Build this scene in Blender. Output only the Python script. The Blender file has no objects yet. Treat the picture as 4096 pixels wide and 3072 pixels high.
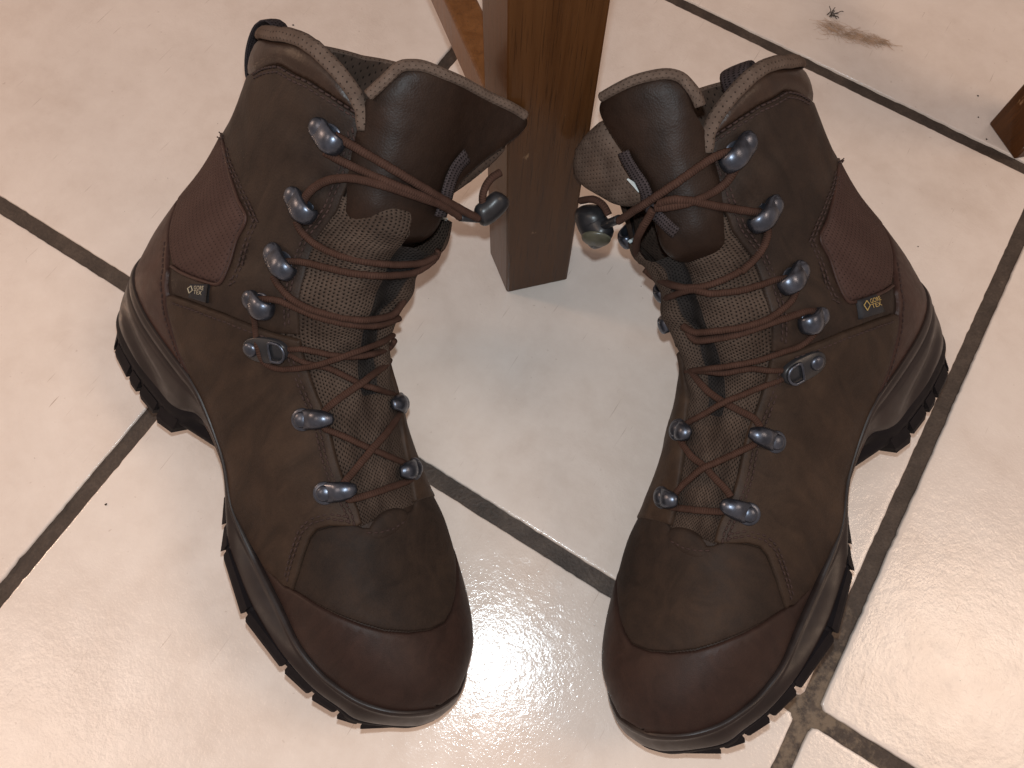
import bpy, bmesh, math, random
import numpy as np
from mathutils import Matrix, Vector
from mathutils.geometry import delaunay_2d_cdt
rnd = random.Random(7)
nrng = np.random.default_rng(11)
C = bpy.context.scene.collection
scene = bpy.context.scene

# ------------------------------------------------------------------ camera
cam_d = bpy.data.cameras.new('camera'); cam = bpy.data.objects.new('camera', cam_d); C.objects.link(cam)
cam_d.sensor_width = 36.0; cam_d.lens = 27.846; cam_d.clip_start = 0.01; cam_d.clip_end = 60
RC = ((0.99958, -0.010236, -0.027123), (0.0, 0.935588, -0.353093), (0.02899, 0.352944, 0.935195))
M4 = Matrix(RC).to_4x4(); M4.translation = Vector((0, 0, 0.5)); cam.matrix_world = M4
scene.camera = cam

# ------------------------------------------------------------------ light: warm room, warm ceiling lamp, cool phone flash
scene.view_settings.view_transform = 'Standard'; scene.view_settings.look = 'None'
scene.view_settings.exposure = 0.12; scene.view_settings.gamma = 1.0
scene.world = bpy.data.worlds.new('World'); scene.world.use_nodes = True
bgn = scene.world.node_tree.nodes['Background']
bgn.inputs['Color'].default_value = (1.0, 0.80, 0.71, 1); bgn.inputs['Strength'].default_value = 0.42
def lamp(name, kind, loc, energy, col, size):
    d = bpy.data.lights.new(name, kind); d.energy = energy; d.color = col
    if kind == 'POINT': d.shadow_soft_size = size
    else: d.shape = 'DISK'; d.size = size
    o = bpy.data.objects.new(name, d); o.location = loc; C.objects.link(o); return o
lamp('phone_flash', 'POINT', (0.0, 0.021, 0.507), 4.4, (0.78, 0.89, 0.96), 0.0035)
lamp('ceiling_lamp', 'POINT', (1.62, 0.02, 2.35), 60.0, (1.0, 0.73, 0.53), 0.42)
lamp('second_ceiling_lamp', 'POINT', (-1.55, -0.30, 2.35), 36.0, (1.0, 0.75, 0.58), 0.42)
lamp('low_lamp', 'POINT', (-2.3, 0.9, 1.05), 50.0, (1.0, 0.64, 0.42), 0.18)
try: scene.cycles.max_bounces = 6; scene.cycles.use_denoising = True
except Exception: pass

# ------------------------------------------------------------------ material helpers
def mat(name):
    m = bpy.data.materials.new(name); m.use_nodes = True
    nt = m.node_tree; return m, nt, nt.nodes['Principled BSDF']
def node(nt, t, **kw):
    n = nt.nodes.new(t)
    for k, v in kw.items():
        if k.startswith('i_'):
            key = k[2:]; key = int(key) if key.isdigit() else key.replace('_', ' ')
            n.inputs[key].default_value = v
        else: setattr(n, k, v)
    return n
def ramp(nt, fac, stops):
    r = nt.nodes.new('ShaderNodeValToRGB'); e = r.color_ramp.elements
    while len(e) < len(stops): e.new(0.5)
    for q, (p, c) in zip(e, stops): q.position = p; q.color = (*c, 1) if len(c) == 3 else c
    nt.links.new(fac, r.inputs['Fac']); return r.outputs['Color']
def noise(nt, vec, scale, detail=4, rough=.55, dist=0.0):
    n = node(nt, 'ShaderNodeTexNoise'); n.inputs['Scale'].default_value = scale; n.inputs['Detail'].default_value = detail
    n.inputs['Roughness'].default_value = rough; n.inputs['Distortion'].default_value = dist
    nt.links.new(vec, n.inputs['Vector']); return n.outputs['Fac']
def mth(nt, op, a, b=None, clamp=False):
    n = nt.nodes.new('ShaderNodeMath'); n.operation = op; n.use_clamp = clamp
    for i, x in enumerate((a, b)):
        if x is None: continue
        if hasattr(x, 'links'): nt.links.new(x, n.inputs[i])
        else: n.inputs[i].default_value = x
    return n.outputs[0]
def mapping(nt, vec, scale=(1, 1, 1), rot=(0, 0, 0), loc=(0, 0, 0)):
    n = nt.nodes.new('ShaderNodeMapping'); nt.links.new(vec, n.inputs['Vector'])
    n.inputs['Scale'].default_value = scale; n.inputs['Rotation'].default_value = rot; n.inputs['Location'].default_value = loc
    return n.outputs['Vector']
def mixc(nt, fac, a, b, mode='MIX'):
    n = nt.nodes.new('ShaderNodeMix'); n.data_type = 'RGBA'; n.blend_type = mode
    for s, x in ((n.inputs['Factor'], fac), (n.inputs['A'], a), (n.inputs['B'], b)):
        pass
    ins = [i for i in n.inputs if i.enabled]
    for s, x in zip((n.inputs[0], n.inputs[6], n.inputs[7]), (fac, a, b)):
        if hasattr(x, 'links'): nt.links.new(x, s)
        else: s.default_value = x if not isinstance(x, tuple) else (*x, 1) if len(x) == 3 else x
    return n.outputs[2]
def bump(nt, bsdf, h, strength, dist):
    b = nt.nodes.new('ShaderNodeBump'); b.inputs['Strength'].default_value = strength; b.inputs['Distance'].default_value = dist
    nt.links.new(h, b.inputs['Height']); nt.links.new(b.outputs['Normal'], bsdf.inputs['Normal'])
def obco(nt): return node(nt, 'ShaderNodeTexCoord').outputs['Object']
def uvco(nt): return node(nt, 'ShaderNodeTexCoord').outputs['UV']

def leather(name, c0, c1, rough, grain=900, gs=.25, gd=.0004, blotch=28, spec=.35, fuzz=0.0):
    m, nt, b = mat(name); v = obco(nt)
    f = noise(nt, v, blotch, 5, .6); f2 = noise(nt, v, blotch * 7, 3, .6)
    fac = mth(nt, 'ADD', mth(nt, 'MULTIPLY', f, .75), mth(nt, 'MULTIPLY', f2, .25))
    col = ramp(nt, fac, [(.36, c0), (.64, c1)])
    nap = noise(nt, mapping(nt, v, (1, 1, .35), (.3, .5, .2)), blotch * 2.6, 4, .6, 1.2)
    col = mixc(nt, (.85 if fuzz else .6), col, mixc(nt, 1.0, col, ramp(nt, nap, [(.32, (.55, .55, .56)), (.5, (1, 1, 1)), (.70, (1.45, 1.42, 1.36))]), 'MULTIPLY'))
    fine = noise(nt, v, 2600, 2, .5)
    col = mixc(nt, .22, col, ramp(nt, fine, [(.3, tuple(x * .45 for x in c0)), (.7, tuple(x * 1.5 for x in c1))]))
    nt.links.new(col, b.inputs['Base Color'])
    r = mth(nt, 'ADD', mth(nt, 'MULTIPLY', f2, .25), rough - .12); nt.links.new(r, b.inputs['Roughness'])
    b.inputs['Specular IOR Level'].default_value = spec * .55
    if fuzz:
        b.inputs['Sheen Weight'].default_value = fuzz * .25; b.inputs['Sheen Roughness'].default_value = .5
        b.inputs['Sheen Tint'].default_value = (*[min(1, x * 5) for x in c1], 1)
    vo = node(nt, 'ShaderNodeTexVoronoi'); vo.inputs['Scale'].default_value = grain; nt.links.new(v, vo.inputs['Vector'])
    h = mth(nt, 'ADD', mth(nt, 'MULTIPLY', vo.outputs['Distance'], .8), mth(nt, 'MULTIPLY', noise(nt, v, grain * .35, 4), .8))
    h = mth(nt, 'ADD', h, mth(nt, 'MULTIPLY', noise(nt, v, 90, 3), 1.2))
    bump(nt, b, h, gs, gd); return m

def knit(name, c0, c1, su, sv, strength=.8, rough=.85, holes=.62):
    """knitted / perforated textile on the UV layer (UV in mm)"""
    m, nt, b = mat(name); uv = uvco(nt)
    sp = node(nt, 'ShaderNodeSeparateXYZ'); nt.links.new(uv, sp.inputs[0])
    wob = mth(nt, 'MULTIPLY', mth(nt, 'SUBTRACT', noise(nt, uv, .25, 3), .5), 1.2)
    u = mth(nt, 'MULTIPLY', mth(nt, 'ADD', sp.outputs[0], wob), 1 / su); w = mth(nt, 'MULTIPLY', mth(nt, 'ADD', sp.outputs[1], wob), 1 / sv)
    row = mth(nt, 'MODULO', mth(nt, 'FLOOR', mth(nt, 'ADD', w, 1000.0)), 2.0)
    uu = mth(nt, 'FRACT', mth(nt, 'ADD', mth(nt, 'ADD', u, 1000.0), mth(nt, 'MULTIPLY', row, .5))); ww = mth(nt, 'FRACT', mth(nt, 'ADD', w, 1000.0))
    du = mth(nt, 'ABSOLUTE', mth(nt, 'SUBTRACT', uu, .5)); dw = mth(nt, 'ABSOLUTE', mth(nt, 'SUBTRACT', ww, .5))
    d = mth(nt, 'SQRT', mth(nt, 'ADD', mth(nt, 'POWER', du, 2.0), mth(nt, 'POWER', dw, 2.0)))
    h = mth(nt, 'MULTIPLY', d, 1.9, True)
    var = noise(nt, uv, .09, 4)
    base = ramp(nt, var, [(.35, c0), (.65, c1)])
    dark = tuple(x * .16 for x in c0)
    col = mixc(nt, ramp(nt, h, [(holes * .55, (0, 0, 0)), (holes, (1, 1, 1))]), dark, base)
    nt.links.new(col, b.inputs['Base Color']); b.inputs['Roughness'].default_value = rough
    b.inputs['Specular IOR Level'].default_value = .12
    bump(nt, b, h, strength, .0006); return m

def simple(name, c, rough, metal=0.0, var=.25, sc=120, bs=.15, bd=.0003, spec=.4, coat=0.0):
    m, nt, b = mat(name); v = obco(nt); f = noise(nt, v, sc, 4)
    nt.links.new(ramp(nt, f, [(.3, tuple(x * (1 - var) for x in c)), (.7, tuple(min(1, x * (1 + var)) for x in c))]), b.inputs['Base Color'])
    nt.links.new(mth(nt, 'ADD', mth(nt, 'MULTIPLY', noise(nt, v, sc * 3, 3), .25), rough - .12), b.inputs['Roughness'])
    b.inputs['Metallic'].default_value = metal; b.inputs['Specular IOR Level'].default_value = spec; b.inputs['Coat Weight'].default_value = coat
    bump(nt, b, noise(nt, v, sc * 4, 4), bs, bd); return m

MT = {}
MT['suede'] = leather('olive_nubuck', (0.0182, 0.0104, 0.0071), (0.0394, 0.0237, 0.0154), .62, gs=.25, fuzz=.25, blotch=22)
MT['suede_dark'] = leather('dark_nubuck', (0.0130, 0.0078, 0.0060), (0.0286, 0.0172, 0.0119), .58, gs=.25, fuzz=.2, blotch=26)
MT['vamp'] = leather('worn_dark_nubuck', (0.0102, 0.0068, 0.0057), (0.0332, 0.0197, 0.0131), .74, gs=.2, fuzz=.15, blotch=18)
MT['rand'] = leather('smooth_brown_leather', (0.0197, 0.0097, 0.0075), (0.0300, 0.0154, 0.0114), .55, grain=1500, gs=.12, spec=.4, blotch=30)
MT['counter'] = leather('reddish_brown_leather', (0.0310, 0.0142, 0.0108), (0.0444, 0.0211, 0.0161), .5, grain=1400, gs=.14, spec=.4)
MT['collar'] = leather('full_grain_brown', (0.0196, 0.0105, 0.0071), (0.0345, 0.0185, 0.0121), .42, grain=900, gs=.2, spec=.5)
MT['tongue'] = leather('grained_brown', (0.0110, 0.0057, 0.0037), (0.0191, 0.0097, 0.0061), .5, grain=1100, gs=.3, gd=.0003, spec=.35)
MT['gusset'] = knit('gusset_knit', (0.0385, 0.0259, 0.0198), (0.0749, 0.0526, 0.0403), 1.15, .95, .9, holes=.55)
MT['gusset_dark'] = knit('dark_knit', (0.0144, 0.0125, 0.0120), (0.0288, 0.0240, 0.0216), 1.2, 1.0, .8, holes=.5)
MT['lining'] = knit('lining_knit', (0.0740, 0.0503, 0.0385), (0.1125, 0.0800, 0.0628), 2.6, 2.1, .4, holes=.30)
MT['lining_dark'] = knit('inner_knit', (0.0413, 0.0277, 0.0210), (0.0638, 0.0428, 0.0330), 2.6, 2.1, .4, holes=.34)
MT['panel'] = knit('ribbed_panel', (0.0486, 0.0270, 0.0228), (0.0603, 0.0347, 0.0293), 1.6, 1.0, .5, .7, holes=.30)
MT['sole'] = simple('brown_rubber', tuple(.72 * q for q in (0.0203, 0.0121, 0.0103)), .40, spec=.35, sc=60)
MT['sole_dark'] = simple('black_brown_rubber', tuple(.75 * q for q in (0.0104, 0.0080, 0.0096)), .75, sc=60, spec=.15)
MT['strip'] = simple('rand_rubber', (.045, .027, .024), .38, sc=60)
MT['webbing'] = knit('black_webbing', (.034, .026, .027), (.055, .043, .044), 1.2, 1.2, .5)
MT['metal'] = simple('gunmetal', tuple(.68 * q for q in (0.1224, 0.1368, 0.1728)), .33, metal=.9, var=.35, sc=160, bs=.25, bd=.0002)
MT['plastic'] = simple('black_plastic', (.016, .016, .018), .35)
MT['plastic_olive'] = simple('olive_plastic', (.06, .058, .04), .35)
MT['thread'] = simple('brown_thread', (0.0300, 0.0144, 0.0114), .8)
MT['gold'] = simple('gold_thread', (0.3850, 0.2660, 0.0840), .6, var=.1)
MT['silver'] = simple('pale_thread', (0.3500, 0.3010, 0.2100), .6, var=.1)
MT['label'] = simple('black_label', (.012, .012, .015), .7)
MT['foam'] = simple('white_foam', (.55, .60, .60), .9)
MT['tan_strand'] = simple('tan_strand', (.50, .34, .23), .8)
MT['grit'] = simple('grit', (.05, .035, .025), .9)

def lace_mat():
    m, nt, b = mat('braided_lace'); uv = uvco(nt)
    sp = node(nt, 'ShaderNodeSeparateXYZ'); nt.links.new(uv, sp.inputs[0])
    a = mth(nt, 'SINE', mth(nt, 'ADD', mth(nt, 'MULTIPLY', sp.outputs[0], 5.5), mth(nt, 'MULTIPLY', sp.outputs[1], 12.566)))
    c = mth(nt, 'SINE', mth(nt, 'SUBTRACT', mth(nt, 'MULTIPLY', sp.outputs[0], 5.5), mth(nt, 'MULTIPLY', sp.outputs[1], 12.566)))
    h = mth(nt, 'MULTIPLY', mth(nt, 'ADD', mth(nt, 'MAXIMUM', a, c), 1.0), .5)
    v = noise(nt, uv, .12, 3)
    col = mixc(nt, mth(nt, 'ADD', mth(nt, 'MULTIPLY', h, .55), .3), (.022, .010, .007), ramp(nt, v, [(.3, (.046, .0235, .0165)), (.7, (.072, .038, .028))]))
    nt.links.new(col, b.inputs['Base Color']); b.inputs['Roughness'].default_value = .9; b.inputs['Specular IOR Level'].default_value = .12
    bump(nt, b, h, .6, .0004); return m
MT['lace'] = lace_mat()

def tile_mat():
    m, nt, b = mat('glazed_tile'); v = obco(nt)
    oi = node(nt, 'ShaderNodeObjectInfo'); off = node(nt, 'ShaderNodeVectorMath', operation='SCALE'); off.inputs['Scale'].default_value = 7.0
    cmb = node(nt, 'ShaderNodeCombineXYZ'); nt.links.new(oi.outputs['Random'], cmb.inputs[0]); nt.links.new(oi.outputs['Random'], cmb.inputs[1])
    nt.links.new(cmb.outputs[0], off.inputs[0])
    ad = node(nt, 'ShaderNodeVectorMath', operation='ADD'); nt.links.new(v, ad.inputs[0]); nt.links.new(off.outputs[0], ad.inputs[1]); p = ad.outputs[0]
    cloud = noise(nt, p, 9, 6, .62, .6); mid = noise(nt, p, 45, 5, .65)
    f = mth(nt, 'ADD', mth(nt, 'MULTIPLY', cloud, .6), mth(nt, 'MULTIPLY', mid, .4))
    col = ramp(nt, f, [(.34, (.69, .595, .525)), (.5, (.765, .675, .607)), (.66, (.82, .735, .668))])
    # hairline scratches and brushed-in dirt
    s1 = noise(nt, mapping(nt, p, (520, 26, 1), (0, 0, .56)), 1.0, 3, .5)
    scr = ramp(nt, s1, [(.26, (1, 1, 1)), (.31, (0, 0, 0))])
    col = mixc(nt, mth(nt, 'MULTIPLY', scr, mth(nt, 'MULTIPLY', ramp(nt, noise(nt, p, 16, 3), [(.42, (0, 0, 0)), (.62, (1, 1, 1))]), .7)), col, (.34, .25, .19))
    s2 = noise(nt, p, 260, 2, .5)
    col = mixc(nt, mth(nt, 'MULTIPLY', ramp(nt, s2, [(.72, (0, 0, 0)), (.78, (1, 1, 1))]), .35), col, (.40, .30, .24))
    nt.links.new(col, b.inputs['Base Color'])
    nt.links.new(ramp(nt, noise(nt, p, 95, 6, .75), [(.34, (.085,) * 3), (.5, (.12,) * 3), (.66, (.22,) * 3)]), b.inputs['Roughness'])
    b.inputs['Specular IOR Level'].default_value = .5
    h = mth(nt, 'ADD', mth(nt, 'MULTIPLY', noise(nt, p, 185, 4, .6), 1.0), mth(nt, 'MULTIPLY', noise(nt, p, 620, 3, .6), .5))
    h = mth(nt, 'ADD', h, mth(nt, 'MULTIPLY', noise(nt, p, 30, 2), 1.0))
    bump(nt, b, h, .42, .00052); return m
MT['tile'] = tile_mat()
def grout_mat():
    m, nt, b = mat('grout'); v = obco(nt)
    f = noise(nt, v, 55, 6, .7); g = noise(nt, v, 500, 3, .6)
    c = ramp(nt, mth(nt, 'ADD', mth(nt, 'MULTIPLY', f, .7), mth(nt, 'MULTIPLY', g, .3)), [(.3, (.024, .016, .011)), (.5, (.052, .036, .027)), (.64, (.085, .062, .047)), (.76, (.24, .18, .13))])
    # crumbly pale residue where four tiles meet at the lower right
    vd = node(nt, 'ShaderNodeVectorMath', operation='DISTANCE'); nt.links.new(v, vd.inputs[0]); vd.inputs[1].default_value = (.181, -.012, 0)
    near = ramp(nt, vd.outputs['Value'], [(.02, (1, 1, 1)), (.13, (0, 0, 0))])
    res = ramp(nt, mth(nt, 'ADD', mth(nt, 'MULTIPLY', noise(nt, v, 130, 5, .7), .75), mth(nt, 'MULTIPLY', near, .22)), [(.52, (0, 0, 0)), (.64, (1, 1, 1))])
    c = mixc(nt, mth(nt, 'MULTIPLY', mth(nt, 'MULTIPLY', res, near), .75), c, (.21, .155, .105))
    nt.links.new(c, b.inputs['Base Color']); b.inputs['Roughness'].default_value = .62
    bump(nt, b, mth(nt, 'ADD', f, mth(nt, 'MULTIPLY', g, .5)), .8, .0012); return m
MT['grout'] = grout_mat()
def wood_mat(name, c0, c1, rough, axis_rot=(0, 0, 0)):
    m, nt, b = mat(name); v = obco(nt)
    p = mapping(nt, v, (1, 1, .045), axis_rot)
    w = noise(nt, p, 150, 6, .6, .8); g = noise(nt, mapping(nt, v, (1, 1, .022), axis_rot), 1500, 3, .5); big = noise(nt, p, 35, 3)
    f = mth(nt, 'ADD', mth(nt, 'MULTIPLY', w, .55), mth(nt, 'MULTIPLY', big, .45))
    col = ramp(nt, f, [(.3, c0), (.7, c1)])
    pore = ramp(nt, g, [(.33, (1, 1, 1)), (.42, (0, 0, 0))])
    col = mixc(nt, mth(nt, 'MULTIPLY', pore, .5), col, tuple(x * .3 for x in c0))
    chip = ramp(nt, noise(nt, mapping(nt, v, (1, 1, .4)), 75, 4, .6), [(.69, (0, 0, 0)), (.73, (1, 1, 1))])
    col = mixc(nt, mth(nt, 'MULTIPLY', chip, .55), col, (.36, .22, .12))
    nt.links.new(col, b.inputs['Base Color'])
    nt.links.new(mth(nt, 'ADD', mth(nt, 'MULTIPLY', w, .2), rough - .1), b.inputs['Roughness'])
    b.inputs['Coat Weight'].default_value = .32; b.inputs['Coat Roughness'].default_value = .16; b.inputs['Specular IOR Level'].default_value = .1
    bump(nt, b, mth(nt, 'SUBTRACT', w, mth(nt, 'MULTIPLY', pore, .8)), .35, .0006); return m
MT['wood'] = wood_mat('varnished_oak', (0.0465, 0.0168, 0.0050), (0.0961, 0.0381, 0.0120), .46)

# ------------------------------------------------------------------ object helpers
def link_mesh(name, V, F, material, parent=None, smooth=True, uv=None, mm=True, flip=False):
    me = bpy.data.meshes.new(name)
    V = np.asarray(V, float) * (.001 if mm else 1.0)
    F = [tuple(reversed(f)) for f in F] if flip else [tuple(f) for f in F]
    me.from_pydata([tuple(x) for x in V], [], F)
    if uv is not None:
        ul = me.uv_layers.new(name='UVMap'); li = np.empty(len(me.loops), dtype=np.int32); me.loops.foreach_get('vertex_index', li)
        ul.data.foreach_set('uv', np.asarray(uv, np.float32)[li].ravel())
    if smooth: me.polygons.foreach_set('use_smooth', [True] * len(me.polygons))
    me.materials.append(material); me.update(); me.validate()
    o = bpy.data.objects.new(name, me); C.objects.link(o)
    if parent is not None: o.parent = parent
    return o
def tag(o, label, cat, group=None, kind=None):
    if label: o['label'] = label
    if cat: o['category'] = cat
    if group: o['group'] = group
    if kind: o['kind'] = kind
    return o
def empty(name, loc, rot=None):
    o = bpy.data.objects.new(name, None); C.objects.link(o); o.empty_display_size = .05
    m = Matrix(rot).to_4x4() if rot is not None else Matrix.Identity(4)
    m.translation = Vector(loc); o.matrix_world = m; return o
class MB:
    """collects pieces of one part"""
    def __init__(s): s.V = []; s.F = []; s.U = []; s.n = 0
    def add(s, V, F, U=None):
        V = np.asarray(V, float); s.V.append(V); s.F += [tuple(i + s.n for i in f) for f in F]
        s.U.append(np.zeros((len(V), 2)) if U is None else np.asarray(U, float)); s.n += len(V)
    def build(s, name, material, parent, smooth=True, mirror=False, mm=True):
        V = np.concatenate(s.V)
        if mirror: V = V * np.array([1, -1, 1.])
        return link_mesh(name, V, s.F, material, parent, smooth, np.concatenate(s.U), mm, flip=mirror)
def unit(v): v = np.asarray(v, float); return v / (np.linalg.norm(v) + 1e-12)
def smooth_path(P, step=1.5):
    P = np.asarray(P, float); out = []
    for i in range(len(P) - 1):
        p0 = P[max(i - 1, 0)]; p1 = P[i]; p2 = P[i + 1]; p3 = P[min(i + 2, len(P) - 1)]
        n = max(2, int(np.linalg.norm(p2 - p1) / step))
        for k in range(n):
            u = k / n; out.append(.5 * (2 * p1 + (-p0 + p2) * u + (2 * p0 - 5 * p1 + 4 * p2 - p3) * u * u + (-p0 + 3 * p1 - 3 * p2 + p3) * u ** 3))
    out.append(P[-1]); return np.array(out)
def sweep(P, ra, rb=None, up=None, n=10, cap=True, taper=None):
    """tube with elliptical section along P; 'up' = direction of the rb axis (array or vector) or None"""
    P = np.asarray(P, float); m = len(P); rb = ra if rb is None else rb
    T = np.gradient(P, axis=0); T /= np.linalg.norm(T, axis=1, keepdims=True) + 1e-12
    V = []; U = []; L = 0.0
    u = None
    for i in range(m):
        if up is not None: c = up[i] if np.ndim(up) == 2 else np.asarray(up, float)
        else: c = u if u is not None else (np.array([0, 0, 1.]) if abs(T[i][2]) < .9 else np.array([1., 0, 0]))
        u = unit(c - T[i] * (c @ T[i])); w = np.cross(T[i], u)
        if i: L += np.linalg.norm(P[i] - P[i - 1])
        a_ = ra[i] if np.ndim(ra) else ra; b_ = rb[i] if np.ndim(rb) else rb
        for k in range(n):
            th = 2 * math.pi * k / n
            V.append(P[i] + w * (a_ * math.cos(th)) + u * (b_ * math.sin(th))); U.append((L, k / n))
    F = [(i * n + k, i * n + (k + 1) % n, (i + 1) * n + (k + 1) % n, (i + 1) * n + k) for i in range(m - 1) for k in range(n)]
    if cap: F += [tuple(reversed(range(n))), tuple(range((m - 1) * n, m * n))]
    return np.array(V), F, np.array(U)
def dome(c, nrm, r, h, rings=5, n=16, base=0.0):
    nrm = unit(nrm); a = unit(np.cross(nrm, (0.3, .9, .2))); b = np.cross(nrm, a); V = []; F = []
    prof = [(r, -base)] + [(r * math.cos(q * math.pi / 2 / rings), h * math.sin(q * math.pi / 2 / rings)) for q in range(rings)]
    for rr, hh in prof:
        for k in range(n):
            t = 2 * math.pi * k / n; V.append(c + a * rr * math.cos(t) + b * rr * math.sin(t) + nrm * hh)
    V.append(c + nrm * h); m = len(prof)
    F = [(i * n + k, i * n + (k + 1) % n, (i + 1) * n + (k + 1) % n, (i + 1) * n + k) for i in range(m - 1) for k in range(n)]
    F += [((m - 1) * n + k, (m - 1) * n + (k + 1) % n, m * n) for k in range(n)]
    return np.array(V), F, None
def box(c, ax, hs, bev=.0):
    """box with axes ax (3 unit vectors) and half sizes hs, edges chamfered by bev"""
    bm = bmesh.new(); bmesh.ops.create_cube(bm, size=2.0)
    for v in bm.verts: v.co = Vector((v.co.x * hs[0], v.co.y * hs[1], v.co.z * hs[2]))
    if bev: bmesh.ops.bevel(bm, geom=bm.edges[:], offset=bev, segments=2, affect='EDGES', profile=.6)
    A = np.array(ax, float); V = np.array([np.asarray(c) + v.co.x * A[0] + v.co.y * A[1] + v.co.z * A[2] for v in bm.verts])
    bm.verts.index_update(); F = [tuple(v.index for v in f.verts) for f in bm.faces]; bm.free(); return V, F, None

# ------------------------------------------------------------------ floor: grout bed and separate tiles
PITCH = 445.1; GANG = math.radians(-31.9305); GROUT = 11.0
ca, sa = math.cos(GANG), math.sin(GANG)
def tile_to_world(u, v):          # grid line numbers -> metres
    x = (u - .621105) * PITCH; y = (v + .194746) * PITCH
    return (x * ca - y * sa) * .001, (x * sa + y * ca) * .001
gn = 260; gx = np.linspace(-2.4, 2.4, gn); GX, GY = np.meshgrid(gx, gx, indexing='ij')
GZ = -0.0022 + .0005 * np.sin(GX * 91 + 3 * np.sin(GY * 37)) * np.sin(GY * 83)
fV = np.stack([GX, GY, GZ], -1).reshape(-1, 3)
fF = [(i * gn + j, (i + 1) * gn + j, (i + 1) * gn + j + 1, i * gn + j + 1) for i in range(gn - 1) for j in range(gn - 1)]
floor = link_mesh('floor', fV, fF, MT['grout'], mm=False); floor['kind'] = 'structure'
def make_tile(i, j):
    w = (PITCH - GROUT) / 2; r = 4.0; pts = []
    rs = np.random.default_rng(100 + i * 17 + j)
    for cx, cy, a0 in ((w - r, w - r, 0), (-w + r, w - r, 90), (-w + r, -w + r, 180), (w - r, -w + r, 270)):
        for k in range(5): t = math.radians(a0 + k * 22.5); pts.append((cx + r * math.cos(t), cy + r * math.sin(t)))
    P = np.array(pts); Q = []
    for k in range(len(P)):
        a, b = P[k], P[(k + 1) % len(P)]; n = max(1, int(np.linalg.norm(b - a) / 4))
        Q += [a + (b - a) * q / n for q in range(n)]
    Q = np.array(Q); n = len(Q)
    wob = rs.normal(0, .16, n);  wob -= (rs.random(n) < .012) * rs.uniform(.3, .9, n)
    nr = Q / np.linalg.norm(Q, axis=1, keepdims=True)
    rings = []
    for off, z in ((0, -9.0), (0, -1.3), (-.3, -.4), (-.8, -.1), (-1.5, 0.0), (-4.0, 0.0)):
        rings.append(np.column_stack([Q + nr * (off + wob * (1 if off > -1.4 else .2))[:, None], np.full(n, z)]))
    V = np.concatenate(rings + [np.array([[0, 0, 0.0]])]); F = []
    for q in range(5): F += [(q * n + k, q * n + (k + 1) % n, (q + 1) * n + (k + 1) % n, (q + 1) * n + k) for k in range(n)]
    F += [(5 * n + k, 5 * n + (k + 1) % n, 6 * n) for k in range(n)]
    o = link_mesh('tile', V, F, MT['tile'], floor)
    x, y = tile_to_world(i + .5, j + .5); o.location = (x, y, 0); o.rotation_euler = (rs.normal(0, .0012), rs.normal(0, .0012), GANG + rs.normal(0, .0008))
    return o
for i in range(-3, 5):
    for j in range(-3, 5): make_tile(i, j)

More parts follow.
